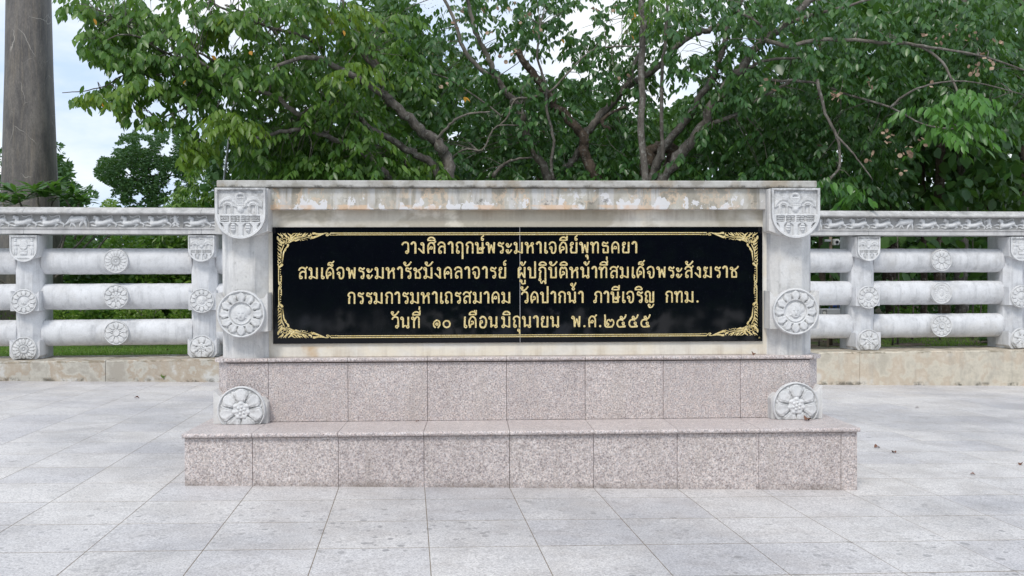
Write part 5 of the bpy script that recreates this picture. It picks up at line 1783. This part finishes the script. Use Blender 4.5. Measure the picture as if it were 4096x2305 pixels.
# ---- teak trees in the dark grove on the right
tk = [(3560, 24.5, 30, 8), (3690, 22.5, 13, 9), (3770, 20.5, 24, 9), (3840, 21.0, 26, 9), (3955, 23, 12, 8), (4080, 22.0, 16, 8), (3285, 22.5, 15, 8), (3430, 26.0, 14, 8)]
tlabels = ['dark teak trunk seen between the second and third post right of the wall', 'thin dark trunk seen left of the right rosette column', 'stout reddish trunk seen just right of the rosette column on the right', 'stout pale trunk beside the reddish one right of the rosettes',
           'thin black trunk seen near the last post on the right', 'trunk rising at the far right edge of the picture', 'dark trunk seen close beside the right pillar of the wall', 'thin far trunk hidden deep in the right grove']
for k, (x, Y, rpx, _) in enumerate(tk):
    b = at(x, 1200, Y); b = (b[0], Y, GZ)
    t = Tree('grove_tree', tlabels[k], 'tree', 'trees of the grove behind the railing', base=b)
    top = at(x + random.uniform(-40, 40), -50, Y)
    bp, tp = proj(b), (x + random.uniform(-50, 50), -50)
    t.limb([bp, ((bp[0] * 2 + tp[0]) / 3 + 8, 900), ((bp[0] + tp[0]) / 2, 500), tp], Y, rpx, rpx * .55, M['darkbark'] if k not in (3,) else M['bark'], 'trunk', 10)
    c = x
    cr = fill([(c - 330, 60), (c - 150, -90), (c + 150, -90), (c + 330, 60), (c + 360, 420), (c + 260, 760), (c, 840), (c - 260, 760), (c - 360, 420)], 1150, Y - 1.6, Y + 2.0, .36, 110, 80 + k)
    V, T = leaves(cr, hang_dirs(len(cr), .6), rng.uniform(.2, .38, len(cr)), rng.uniform(.15, .28, len(cr)), fold=.1, curl=.12)
    t.crown(V, T, LFT if k % 2 else LFD)

# low young teak leaves seen through the railing
for k, (x, y, Y, s) in enumerate([(3590, 940, 17.5, .36), (3570, 1110, 17.3, .30), (3275, 1110, 17.2, .30), (3760, 960, 18.5, .34), (3890, 930, 18.6, .32), (3920, 1120, 18.5, .30), (4000, 960, 19, .3), (3350, 960, 18.8, .3), (3650, 1100, 18.6, .24)]):
    b = at(x, 1300, Y)
    t = Tree('teak_sapling', ('young broad leaved teak ' + ['under the beam right of the first right post', 'between the upper rails beside the first right post', 'beside the right pillar between the upper rails', 'left of the right rosettes under the beam', 'right of the right rosettes under the beam', 'right of the right rosettes between the upper rails', 'near the last post under the beam', 'under the beam left of the first right post', 'between the upper rails near the right rosettes'][k]), 'sapling', 'young teaks behind the railing', base=(b[0], Y, GZ))
    t.limb([proj((b[0], Y, GZ)), (x + 4, (1300 + y) / 2), (x, y)], Y, 4, 2, M['bark'], 'trunk', 6)
    n = 15
    ps = np.array([at(x + random.gauss(0, 55), y + random.gauss(0, 45), Y + random.uniform(-.4, .4)) for _ in range(n)])
    V, T = leaves(ps, hang_dirs(n, .45), rng.uniform(.8, 1.2, n) * s, rng.uniform(.65, .9, n) * s, fold=.1, curl=.15)
    t.crown(V, T, LFT, 'foliage')

# ---- middle distance trees that close the view, each with trunk and crown
mid = [(1050, 24, 230, 170, 640, 'round bushy tree behind the lamp pole left of the wall top'), (1400, 27, 340, 330, 520, 'leafy tree behind the drooping boughs over the wall top'),
       (1750, 29, 340, 360, 560, 'leafy tree seen low between the two forked trees'), (2150, 28, 380, 300, 560, 'leafy tree behind the dark forked trunk'),
       (2480, 30, 330, 230, 600, 'leafy tree behind the slender straight trunk'), (2850, 27, 380, 240, 600, 'shady tree behind the leaning stems'), (3200, 26, 360, 420, 560, 'shady tree behind the right pillar'),
       (3620, 29, 380, 560, 560, 'shady tree deep behind the middle of the right railing'), (4000, 28, 380, 560, 560, 'shady tree deep behind the right end of the railing')]
for k, (cx, Y, hw, hh, cy, lab) in enumerate(mid):
    b = at(cx, 1180, Y)
    t = Tree('background_tree', lab, 'tree', 'trees closing the view behind the railing', base=(b[0], Y, GZ))
    t.limb([proj((b[0], Y, GZ)), (cx - 10, 900), (cx + random.uniform(-40, 40), cy - hh * .3)], Y, 12, 6, M['darkbark'], 'trunk', 8)
    ang = np.linspace(0, 2 * np.pi, 16)[:-1]
    poly = [(cx + hw * math.cos(a) * random.uniform(.82, 1.12), cy + hh * math.sin(a) * random.uniform(.82, 1.1)) for a in ang]
    n = 5200
    cr = fill(poly, n, Y - 2.4, Y + 2.4, .30, 80, 120 + k)
    V, T = leaves2(cr, hang_dirs(n, .4), rng.uniform(.16, .30, n), rng.uniform(.09, .17, n))
    t.crown(V, T, [LFF, LFD, LFT][k % 3])
    # lower skirt of undergrowth of the same tree
    cr = fill([(cx - hw, cy + hh * .4), (cx + hw, cy + hh * .4), (cx + hw, 1290), (cx - hw, 1290)], 1700, Y - 2.2, Y + 2.2, .30, 70, 220 + k)
    V, T = leaves2(cr, hang_dirs(len(cr), .3), rng.uniform(.16, .30, len(cr)), rng.uniform(.09, .17, len(cr)))
    t.crown(V, T, LFD, 'low_foliage')

# ---- far trees at the left
def far_tree(name, lab, cx, base_y, Y, poly, n, mat, limbs, group=None, lsz=(.14, .28), gap=.38, gs=42, seed=300, nl2=True):
    b = at(cx, 1150, Y)
    t = Tree(name, lab, 'tree', group, base=(b[0], Y, GZ + .2))
    for L in limbs:
        t.limb(L[0], Y, L[1], L[2], M['darkbark'], L[3] if len(L) > 3 else 'branch', 7)
    cr = fill(poly, n, Y - 2.2, Y + 2.2, gap, gs, seed)
    d = rng.normal(size=cr.shape); d[:, 2] *= .45
    V, T = leaves2(cr, d, rng.uniform(*lsz, n), rng.uniform(lsz[0] * .5, lsz[1] * .5, n))
    t.crown(V, T, mat)
    return t


far_tree('rain_tree', 'large dark spreading tree against the sky left of the wall', 620, 830, 48,
         [(378, 695), (400, 640), (455, 600), (480, 545), (540, 530), (590, 545), (640, 530), (700, 520), (770, 560), (800, 640), (790, 760), (760, 850), (640, 850), (520, 840), (455, 790), (455, 750), (395, 715)], 17000, LFF,
         [([(620, 1150), (618, 900), (625, 780), (610, 700)], 7, 3, 'trunk'), ([(620, 800), (560, 730), (500, 690)], 4, 2), ([(622, 780), (680, 700), (720, 640)], 4, 2), ([(612, 720), (580, 640), (560, 590)], 3, 1.5)], gap=.42, gs=36, seed=301, lsz=(.11, .24))
far_tree('roadside_tree', 'ragged dark tree peeping out right of the concrete column', 230, 830, 42,
         [(190, 560), (225, 575), (262, 590), (240, 640), (285, 665), (290, 700), (262, 725), (330, 745), (385, 785), (380, 815), (330, 840), (-40, 850), (-60, 640), (20, 600), (100, 580)], 5200, LFF,
         [([(225, 1150), (225, 800), (222, 650)], 8, 3, 'trunk'), ([(225, 760), (280, 740), (340, 780)], 3, 1.5), ([(222, 700), (250, 680), (280, 680)], 2.5, 1)], gap=.44, gs=40, seed=302, lsz=(.16, .36))
far_tree('feathery_shrub_tree', 'small feathery light green treetop above the left railing', 440, 840, 36,
         [(395, 850), (410, 810), (440, 795), (480, 812), (485, 850), (470, 870), (400, 870)], 700, LFH, [([(440, 1150), (440, 860)], 3, 1.5, 'trunk')], gap=.3, gs=25, seed=303, lsz=(.07, .15))
mg = far_tree('mango_tree', 'bushy yellow green mango tree between the dark tree and the wall', 780, 840, 24,
              [(645, 850), (665, 800), (700, 760), (720, 700), (770, 660), (850, 640), (960, 640), (1060, 650), (1060, 850), (900, 960), (650, 960)], 10, LFM, [([(790, 1150), (800, 900), (820, 760)], 10, 6, 'trunk')], gap=.2, gs=50, seed=304)
cr = fill([(645, 850), (665, 800), (700, 760), (720, 700), (770, 660), (850, 640), (960, 640), (1060, 650), (1060, 850), (900, 1020), (650, 1020)], 700, 22.6, 25.5, .25, 55, 305)
V, T = sprays(cr, rng.uniform(0, 6.28, len(cr)), rng.uniform(.1, .2, len(cr)), 9, (.17, .045), .5, .1, .9)
mg.crown(V, T, LFM, 'foliage')

# ---- continuous wood far behind
n = 30000
P_ = np.stack([rng.uniform(-6, 34, n), rng.uniform(36, 44, n), GZ + rng.uniform(0, 1, n) ** 1.2 * 7.2], 1)
P2 = np.stack([rng.uniform(-30, 2, n // 2), rng.uniform(34, 44, n // 2), GZ + rng.uniform(0, 1, n // 2) ** 1.2 * 3.9], 1)
P_ = np.concatenate([P_, P2])
keep = (vnoise(P_[:, 0] * 30 + 900, P_[:, 2] * 30 + 900, 40, 5) > .25) | (P_[:, 2] < 3)
P_ = P_[keep]
V, T = leaves2(P_, hang_dirs(len(P_), .2), rng.uniform(.3, .55, len(P_)), rng.uniform(.2, .35, len(P_)))
wd = link('woodland', tris_mesh('woodland', V, T, LFF))
tag(wd, 'dense far wood closing the view behind all the trees', 'woodland', kind='stuff')

# ---- shrubs seen through the left railing
def shrub(name, lab, cx, Y, hw, top, mat, n, leaf=(.05, .03), grp=None, base_py=1330):
    b = at(cx, base_py, Y)
    t = Tree(name, lab, 'shrub', grp, base=(b[0], Y, GZ))
    b0 = proj(t.b)
    for k in range(5):
        t.limb([(b0[0] + random.uniform(-10, 10), b0[1]), (cx + random.uniform(-hw, hw) * .5, (b0[1] + top) / 2 + 30), (cx + random.uniform(-hw, hw) * .8, top + 30)], Y, 2.5, 1.2, M['bark'], 'stem', 5)
    m = 10
    poly = [(cx - hw, b0[1] - 15)] + [(cx - hw + 2 * hw * i / m, top + (abs(i / m - .5) * 2) ** 2 * (b0[1] - top) * .45 + random.uniform(-12, 12)) for i in range(m + 1)] + [(cx + hw, b0[1] - 15)]
    cr = fill(poly, n, Y - hw * Y / FPX * .8, Y + hw * Y / FPX * .8, .22, 26, int(cx))
    d = rng.normal(size=cr.shape); d[:, 2] = np.abs(d[:, 2]) * .6
    V, T = leaves2(cr, d, rng.uniform(leaf[0] * .7, leaf[0] * 1.4, n), rng.uniform(leaf[1] * .7, leaf[1] * 1.4, n))
    t.crown(V, T, mat, 'foliage')
    return t


G1 = 'shrubs behind the left railing'
shrub('hedge_shrub', 'small leaved yellow green shrub just right of the first left post', 235, 19.2, 85, 1215, LFH, 2200, grp=G1)
shrub('hedge_shrub', 'dark green leafy shrub behind the left rosettes', 390, 19.8, 100, 1205, LFM, 1700, (.1, .05), grp=G1)
shrub('hedge_shrub', 'broad small leaved yellow green shrub right of the left rosettes', 560, 19.2, 110, 1205, LFH, 2600, grp=G1)
shrub('hedge_shrub', 'small leaved shrub touching the second left post', 735, 19.0, 70, 1215, LFH, 1500, grp=G1)
shrub('hedge_shrub', 'dark shrub low behind the concrete column', 30, 20.4, 110, 1215, LFM, 1300, (.1, .05), grp=G1)
G2 = 'shrubs behind the right railing'
shrub('hedge_shrub', 'bright green low shrub right of the first right post', 3610, 20.5, 80, 1226, LFM, 1500, (.07, .04), grp=G2)
shrub('hedge_shrub', 'bright green round shrub right of the right rosettes', 3925, 20.0, 90, 1218, LFM, 1900, (.07, .04), grp=G2)
shrub('hedge_shrub', 'dull green shrub behind the right rosettes', 3780, 21.0, 100, 1245, LFD, 1300, (.07, .04), grp=G2)
shrub('hedge_shrub', 'dark shrub on the bank near the last right post', 4010, 17.6, 90, 1330, LFD, 1300, (.07, .04), grp=G2, base_py=1400)
shrub('hedge_shrub', 'shady shrub beside the right pillar of the wall', 3300, 21.0, 90, 1205, LFD, 1500, (.08, .05), grp=G2)

# thicket layer of leaves between shrubs and trees on the left (ferns and young growth)
for k, (cx, top, mat, lab) in enumerate([(300, 930, LFT, 'leafy young tree left of the left rosettes between the rails'), (480, 940, LFM, 'leafy young tree behind the left rosettes'), (640, 920, LFM, 'leafy young tree right of the left rosettes'), (800, 900, LFM, 'mango sapling with yellow tips by the second left post'), (70, 1000, LFT, 'leafy young tree behind the concrete column foot')]):
    t = shrub('young_tree', lab, cx, 23.0 + k * .4, 150, top, mat, 3600, (.16, .07), 'young trees behind the left railing')
    t.o['category'] = 'tree'

# ---- grass
n = 52000
gx = rng.uniform(-12, 1.5, n); gy = 15.15 + rng.uniform(0, 1, n) ** 1.3 * 7.0
n2 = 9000
gx = np.concatenate([gx, rng.uniform(6.8, 10.5, n2)]); gy = np.concatenate([gy, rng.uniform(16.2, 19.5, n2)])
kp = vnoise(gx * 30 + 900, gy * 30 + 900, 22, 8) > .33
gx, gy = gx[kp], gy[kp]
P_ = np.stack([gx, gy, np.full(len(gx), GZ - .005)], 1)
d = rng.normal(size=P_.shape) * .5; d[:, 2] = 1
V, T = leaves2(P_, d, rng.uniform(.04, .10, len(gx)), rng.uniform(.006, .012, len(gx)))
LG = m_leaf('grass_blade', [(.13, .28, .035), (.18, .34, .05), (.26, .38, .09)], .4, .5)
tag(link('grass', tris_mesh('grass', V, T, LG)), 'short green grass growing behind the railing', 'grass', kind='stuff')
n = 2600
P_ = np.stack([rng.uniform(-9, 10, n), 15.1 + rng.uniform(0, 1, n) ** 1.5 * 3.5, np.full(n, GZ + .006)], 1)
d = rng.normal(size=P_.shape); d[:, 2] *= .15
V, T = leaves2(P_, d, rng.uniform(.04, .10, n), rng.uniform(.02, .04, n))
LD = m_leaf('litter_leaf', [(.16, .09, .05), (.22, .14, .08), (.10, .06, .035)], .1, .8)
tag(link('leaf_litter', tris_mesh('leaf_litter', V, T, LD)), 'brown fallen leaves scattered on the soil behind the railing', 'fallen leaves', kind='stuff')

# ---- frangipani in front of the concrete column
TF = Tree('frangipani', 'frangipani with thick grey branches and leaf rosettes in front of the concrete column', 'tree', base=(at(200, 1300, 16.9)[0], 16.9, GZ))
fb = proj(TF.b)
TF.limb([fb, (150, 1300), (160, 1200), (215, 1115), (280, 1070)], 16.9, 8, 5, M['palebark'], 'trunk', 8)
tips = []
for L in [[(160, 1200), (60, 1150), (0, 1120), (-60, 1060)], [(280, 1070), (330, 1000), (395, 930)], [(160, 1180), (175, 1100), (190, 1060), (230, 1000), (260, 930)], [(215, 1115), (180, 960), (165, 860), (145, 770)], [(180, 960), (110, 880), (75, 800), (62, 770)],
          [(215, 1115), (260, 950), (300, 860), (322, 800)], [(175, 1100), (110, 1000), (60, 900), (10, 810)], [(260, 950), (200, 850), (230, 780)], [(300, 960), (370, 860), (240, 790)][:1] + [(310, 880), (262, 800)], [(280, 1070), (340, 1050), (420, 960), (450, 930)],
          [(190, 1060), (300, 990), (360, 920)]]:
    TF.limb(L, (16.9, random.uniform(16.2, 17.2)), 5, 3.2, M['palebark'], 'branch', 7)
    tips.append(L[-1])
tips += [(30, 760), (100, 800), (180, 790), (215, 745), (290, 780), (0, 800), (140, 760), (250, 790), (60, 820), (330, 810)]
Ps, Ds, Ls = [], [], []
for (x, y) in tips:
    c = at(x, y, random.uniform(16.2, 16.9))
    if y > 880: y += 0
    for k in range(11):
        a = k * 2.4 + random.random()
        e = random.uniform(.0, .9)
        Ps.append(c); Ds.append((math.cos(a), math.sin(a), e)); Ls.append(random.uniform(.26, .42))
Ps, Ds, Ls = np.array(Ps), np.array(Ds), np.array(Ls)
V, T = leaves(Ps, Ds, Ls, Ls * .30, up=np.tile(np.array([0, -.2, 1.0]), (len(Ps), 1)), fold=.12, curl=.18)
TF.crown(V, T, LFG, 'foliage')

# ---- concrete column
g = NG('column_concrete', .5, .45)
n1 = g.noise(3.2, 6, .7, stretch=(1, 1, .35))
n2 = g.noise(9, 5, .7, stretch=(2, 2, .12), loc=(3, 2, 0))
c = g.ramp(n1, [(.33, (.065, .061, .060)), (.5, (.115, .107, .103)), (.68, (.19, .175, .162))])
c = g.mix(g.math('MULTIPLY', g.step(n2, .5, .7), .5), c, (.26, .22, .17))
c = g.mix(g.math('MULTIPLY', g.step(g.noise(30, 4, .7, stretch=(1, 1, .15)), .66, .74), .5), c, (.38, .34, .26))
n5 = g.noise(55, 5, .75, stretch=(1, 1, .35), loc=(1, 8, 2))
c = g.mix(.75, c, g.ramp(n5, [(.35, (.62, .60, .58)), (.62, (1.15, 1.12, 1.08))]), 'MULTIPLY')
vv = g.n('ShaderNodeTexVoronoi', feature='DISTANCE_TO_EDGE'); vv.inputs['Scale'].default_value = 1.6
wv_ = g.n('ShaderNodeMix', data_type='VECTOR'); wv_.inputs[0].default_value = .12
nz_ = g.n('ShaderNodeTexNoise'); nz_.inputs['Scale'].default_value = 4; nz_.inputs['Detail'].default_value = 6
g.l(g.pos, nz_.inputs['Vector']); g.l(g.pos, wv_.inputs[4]); g.l(nz_.outputs['Color'], wv_.inputs[5]); g.l(wv_.outputs[1], vv.inputs['Vector'])
crk = g.math('MULTIPLY', g.math('LESS_THAN', vv.outputs[0], .006), g.step(g.noise(1.5, 3, .5), .5, .6))
c = g.mix(g.math('MULTIPLY', crk, .6), c, (.42, .39, .35))
g.col(c); g.bump(g.noise(25, 5, .7, stretch=(1, 1, .3)), .3, .01)
CY_ = 20.0
cb = at(113, 1300, CY_)
CO = empty('concrete_column', (at(124, 1300, CY_ + .55)[0], CY_ + .55, GZ))
tag(CO, 'tall tapering dark grey weathered concrete column behind the left railing', 'column')
mb = MB()
rings = []
for z, hw in ((0, .585), (2.0, .545), (3.6, .475), (5.5, .42), (8.0, .375), (12.0, .33)):
    rings.append([(hw * 1.02 * math.copysign(abs(math.cos(a)) ** .72, math.cos(a)), hw * 1.02 * math.copysign(abs(math.sin(a)) ** .72, math.sin(a)), z) for a in np.linspace(0, 2 * math.pi, 49)[:-1]])
mb.loftz(rings)
link('shaft', mb.mesh('shaft', g.m, True), CO)
link('footing', MB().box(-.85, .85, -.85, .85, -.3, .10, .03).mesh('footing', g.m), CO)

# ---- lamp pole
MT = m_plain('galvanised_steel', (.50, .52, .54), .4, .6, .1)
Y = 17.2
pb_ = at(896, 727, Y); pt = at(931, 430, Y)
dr = (pt - pb_) / np.linalg.norm(pt - pb_)
foot = pb_ - dr * ((pb_[2] - GZ) / dr[2])
LP = empty('lamp_post', tuple(foot))
tag(LP, 'slim leaning galvanised lamp post rising behind the left end of the wall', 'lamp post')
mb = MB(); tube(mb, [(0, 0, 0), tuple(pt - foot)], [.026, .02], 10); link('pole', mb.mesh('pole', MT, True), LP)
ar = at(985, 415, Y) - foot
mb = MB(); tube(mb, [tuple(pt - foot), tuple((pt - foot) * .5 + ar * .5 + np.array([0, 0, .05])), tuple(ar)], [.02, .018, .018], 8); link('arm', mb.mesh('arm', MT, True), LP)
link('lamp_head', MB().box(-.22, .10, -.10, .10, -.03, .03, .01).mesh('lamp_head', m_plain('lamp_white', (.7, .72, .74), .4)), LP, tuple(ar))
link('base_plate', MB().box(-.12, .12, -.12, .12, 0, .02, .004).mesh('base_plate', MT), LP)

# ---- camera pole with boxes behind the right railing
Y = 17.4
b = at(3324, 1300, Y)
CP = empty('camera_pole', (b[0], Y, GZ))
tag(CP, 'weathered wooden pole with a small white camera box and lamp behind the right railing', 'pole')
WD = m_plain('weathered_wood', (.20, .16, .12), .9)
tp = at(3322, 948, Y)
mb = MB(); tube(mb, [(0, 0, 0), (.01, 0, .9), (tp[0] - b[0], 0, tp[2] - GZ)], [.034, .03, .028], 8, rough=.15); link('post', mb.mesh('post', WD, True), CP)
WB = m_plain('white_box_plastic', (.62, .62, .60), .5, 0, .08)
q = at(3336, 970, Y)
bx_ = link('box', MB().box(-.045, .045, -.06, .04, -.055, .055, .008).mesh('box', WB), CP, (q[0] - b[0], -.08, q[2] - GZ))
mb = MB(); tube(mb, [(0, -.06, 0), (0, -.085, 0)], [.028, .026], 12); link('lens', mb.mesh('lens', m_plain('black_glass', (.02, .02, .025), .1)), bx_)
link('bracket', MB().box(-.05, .06, -.05, .02, -.02, .02, .005).mesh('bracket', MT), CP, (at(3306, 962, Y)[0] - b[0], -.03, q[2] - GZ + .03))
lh = MB().box(-.055, .055, -.05, .05, -.022, .022, .012)
link('lamp_head', lh.mesh('lamp_head', WB), CP, (at(3356, 973, Y)[0] - b[0], -.06, q[2] - GZ), (0, R_(18), 0))
# grey cabinet
q = at(3316, 1252, 17.0)
CB = empty('cabinet', (q[0], 17.0, GZ))
tag(CB, 'small pale grey metal box on a stake between the lower right rails', 'box')
link('housing', MB().box(-.16, .19, -.09, .09, q[2] - GZ - .085, q[2] - GZ + .075, .012).mesh('housing', m_plain('grey_paint', (.50, .52, .55), .5, 0, .08)), CB)
link('cover', MB().box(-.155, -.07, -.105, -.092, q[2] - GZ - .075, q[2] - GZ + .065, .004).mesh('cover', m_plain('dark_cover', (.20, .21, .22), .5)), CB)
mb = MB(); tube(mb, [(-.12, -.106, q[2] - GZ), (-.12, -.125, q[2] - GZ)], [.03, .028], 12); link('socket', mb.mesh('socket', WB), CB)
mb = MB(); tube(mb, [(0, .05, 0), (0, .05, q[2] - GZ - .08)], [.02, .02], 8); link('stake', mb.mesh('stake', WD), CB)
# blue plastic chair
q = at(3385, 1252, 19.0)
CH = empty('plastic_chair', (q[0], 19.0, GZ), R_(25))
tag(CH, 'blue plastic chair glimpsed between the lower right rails', 'chair')
BL = m_plain('blue_plastic', (.015, .07, .30), .35, 0, .1)
hz = q[2] - GZ + .12
mb = MB(); tube(mb, catmull([(-.2, .2, hz * .5), (-.23, .22, hz * .85), (-.15, .24, hz), (.15, .24, hz), (.23, .22, hz * .85), (.2, .2, hz * .5)], 5), [.022] * 26, 8); link('back_frame', mb.mesh('back_frame', BL, True), CH)
for k in range(4): link('back_slat', MB().box(-.14 + k * .08, -.10 + k * .08, .215, .23, hz * .52, hz - .02, .003).mesh('back_slat', BL), CH)
link('seat', MB().box(-.22, .22, -.22, .22, hz * .48, hz * .52, .01).mesh('seat', BL), CH)
for s in (-1, 1):
    for t_ in (-1, 1):
        mb = MB(); tube(mb, [(s * .19, t_ * .19, hz * .49), (s * .22, t_ * .22, 0)], [.022, .018], 6); link('leg', mb.mesh('leg', BL), CH)
    mb = MB(); tube(mb, catmull([(s * .22, .22, hz * .78), (s * .25, 0, hz * .76), (s * .24, -.2, hz * .7), (s * .22, -.21, hz * .5)], 4), [.018] * 13, 6); link('armrest', mb.mesh('armrest', BL, True), CH)

# ---- dry leaves and a weed on the paving
DL = m_plain('dry_leaf_brown', (.16, .075, .045), .8, 0, .4)


def dry_leaf(px, py, size, lab, Y=None, z=None, grp='dry leaves on the paving'):
    if z is None:
        d = FW + RT * (px - CX) / FPX - UP * (py - CY) / FPX
        t = (0.030 - CAMH) / (d[2] + .0185 * d[0] + .0045 * d[1])
        p = CAM + d * t; zz_ = floor_z(p[0], p[1]) + .001
    else:
        p = at(px, py, Y); zz_ = z
    V, F = [], []
    size *= .85
    m = 5
    for i in range(m + 1):
        t = i / m
        wv = size * .36 * math.sin(math.pi * (t * .9 + .07))
        x = size * (t - .5)
        cz = size * .22 * math.sin(math.pi * t)
        V += [(x, -wv, cz + wv * .25), (x, 0, cz), (x, wv, cz + wv * .7)]
    for i in range(m):
        for j in range(2):
            F.append((i * 3 + j, (i + 1) * 3 + j, (i + 1) * 3 + j + 1, i * 3 + j + 1))
    o = link('dry_leaf', mkmesh('dry_leaf', V, F, DL, True), None, (p[0], p[1], zz_), (random.uniform(-.2, .2), random.uniform(-.2, .2), random.uniform(0, 6)))
    tag(o, lab, 'leaf', grp)


dry_leaf(3507, 1792, .075, 'curled dark dry leaf on the paving right of the granite step')
dry_leaf(3577, 1812, .065, 'folded reddish dry leaf on the paving, right of the curled dark one')
dry_leaf(4083, 1860, .07, 'dark dry leaf on the paving at the right edge of the picture')
dry_leaf(3891, 1900, .045, 'tiny brown dry leaf alone on the paving far right of the step')
dry_leaf(3668, 1633, .05, 'small brown dry leaf on the paving behind the right step corner')
dry_leaf(3995, 1539, .07, 'small dry leaf on the paving at the foot of the right plinth')
dry_leaf(547, 1594, .07, 'small dark dry leaf on the paving left of the steps')
dry_leaf(200, 1522, .10, 'flat dark dry leaf by the left plinth')
dry_leaf(2758, 1953, .075, 'brown dry leaf lying against the foot of the lower granite step')
dry_leaf(3228, 1668, .09, 'pale brown dry leaf on the step in front of the right lotus', 7.25, .404)
dry_leaf(3014, 1419, .06, 'brown dry leaf on the upper ledge below the plaque', 7.46, .886)
dry_leaf(1669, 1684, .035, 'tiny brown shell shaped leaf on the step below the plaque', 7.36, .404)
WE = empty('weed', tuple(at(657, 1520, 14.05)))
tag(WE, 'small green weed sprouting where the left plinth meets the paving', 'plant')
n = 7
a = np.linspace(0, 5.2, n)
V, T = leaves(np.zeros((n, 3)) + np.array([0, -.04, 0]), np.stack([np.cos(a) * .6, np.sin(a) * .3 - .2, np.full(n, 1.0)], 1), rng.uniform(.06, .12, n), rng.uniform(.03, .05, n))
link('foliage', tris_mesh('foliage', V, T, LFM), WE)
mb = MB(); tube(mb, [(0, -.04, -.03), (0, -.04, .05)], [.003, .002], 5); link('stem', mb.mesh('stem', M['bark']), WE)

# ---- unseen leaf screen added opposite the wall to darken the plaque's reflection
n = 42000
P_ = np.stack([rng.uniform(-22, 24, n), rng.uniform(-18.5, -15.5, n), np.where(rng.random(n) < .03, rng.uniform(-.2, .9, n), rng.uniform(.75, 7.0, n))], 1)
V, T = leaves2(P_, hang_dirs(n, .3), rng.uniform(.4, .65, n), rng.uniform(.3, .45, n))
tag(link('leaf_screen', tris_mesh('leaf_screen', V, T, LFD)), 'unseen screen of leaves added across the plaza to darken the plaque reflection', 'leaf_screen', kind='stuff')
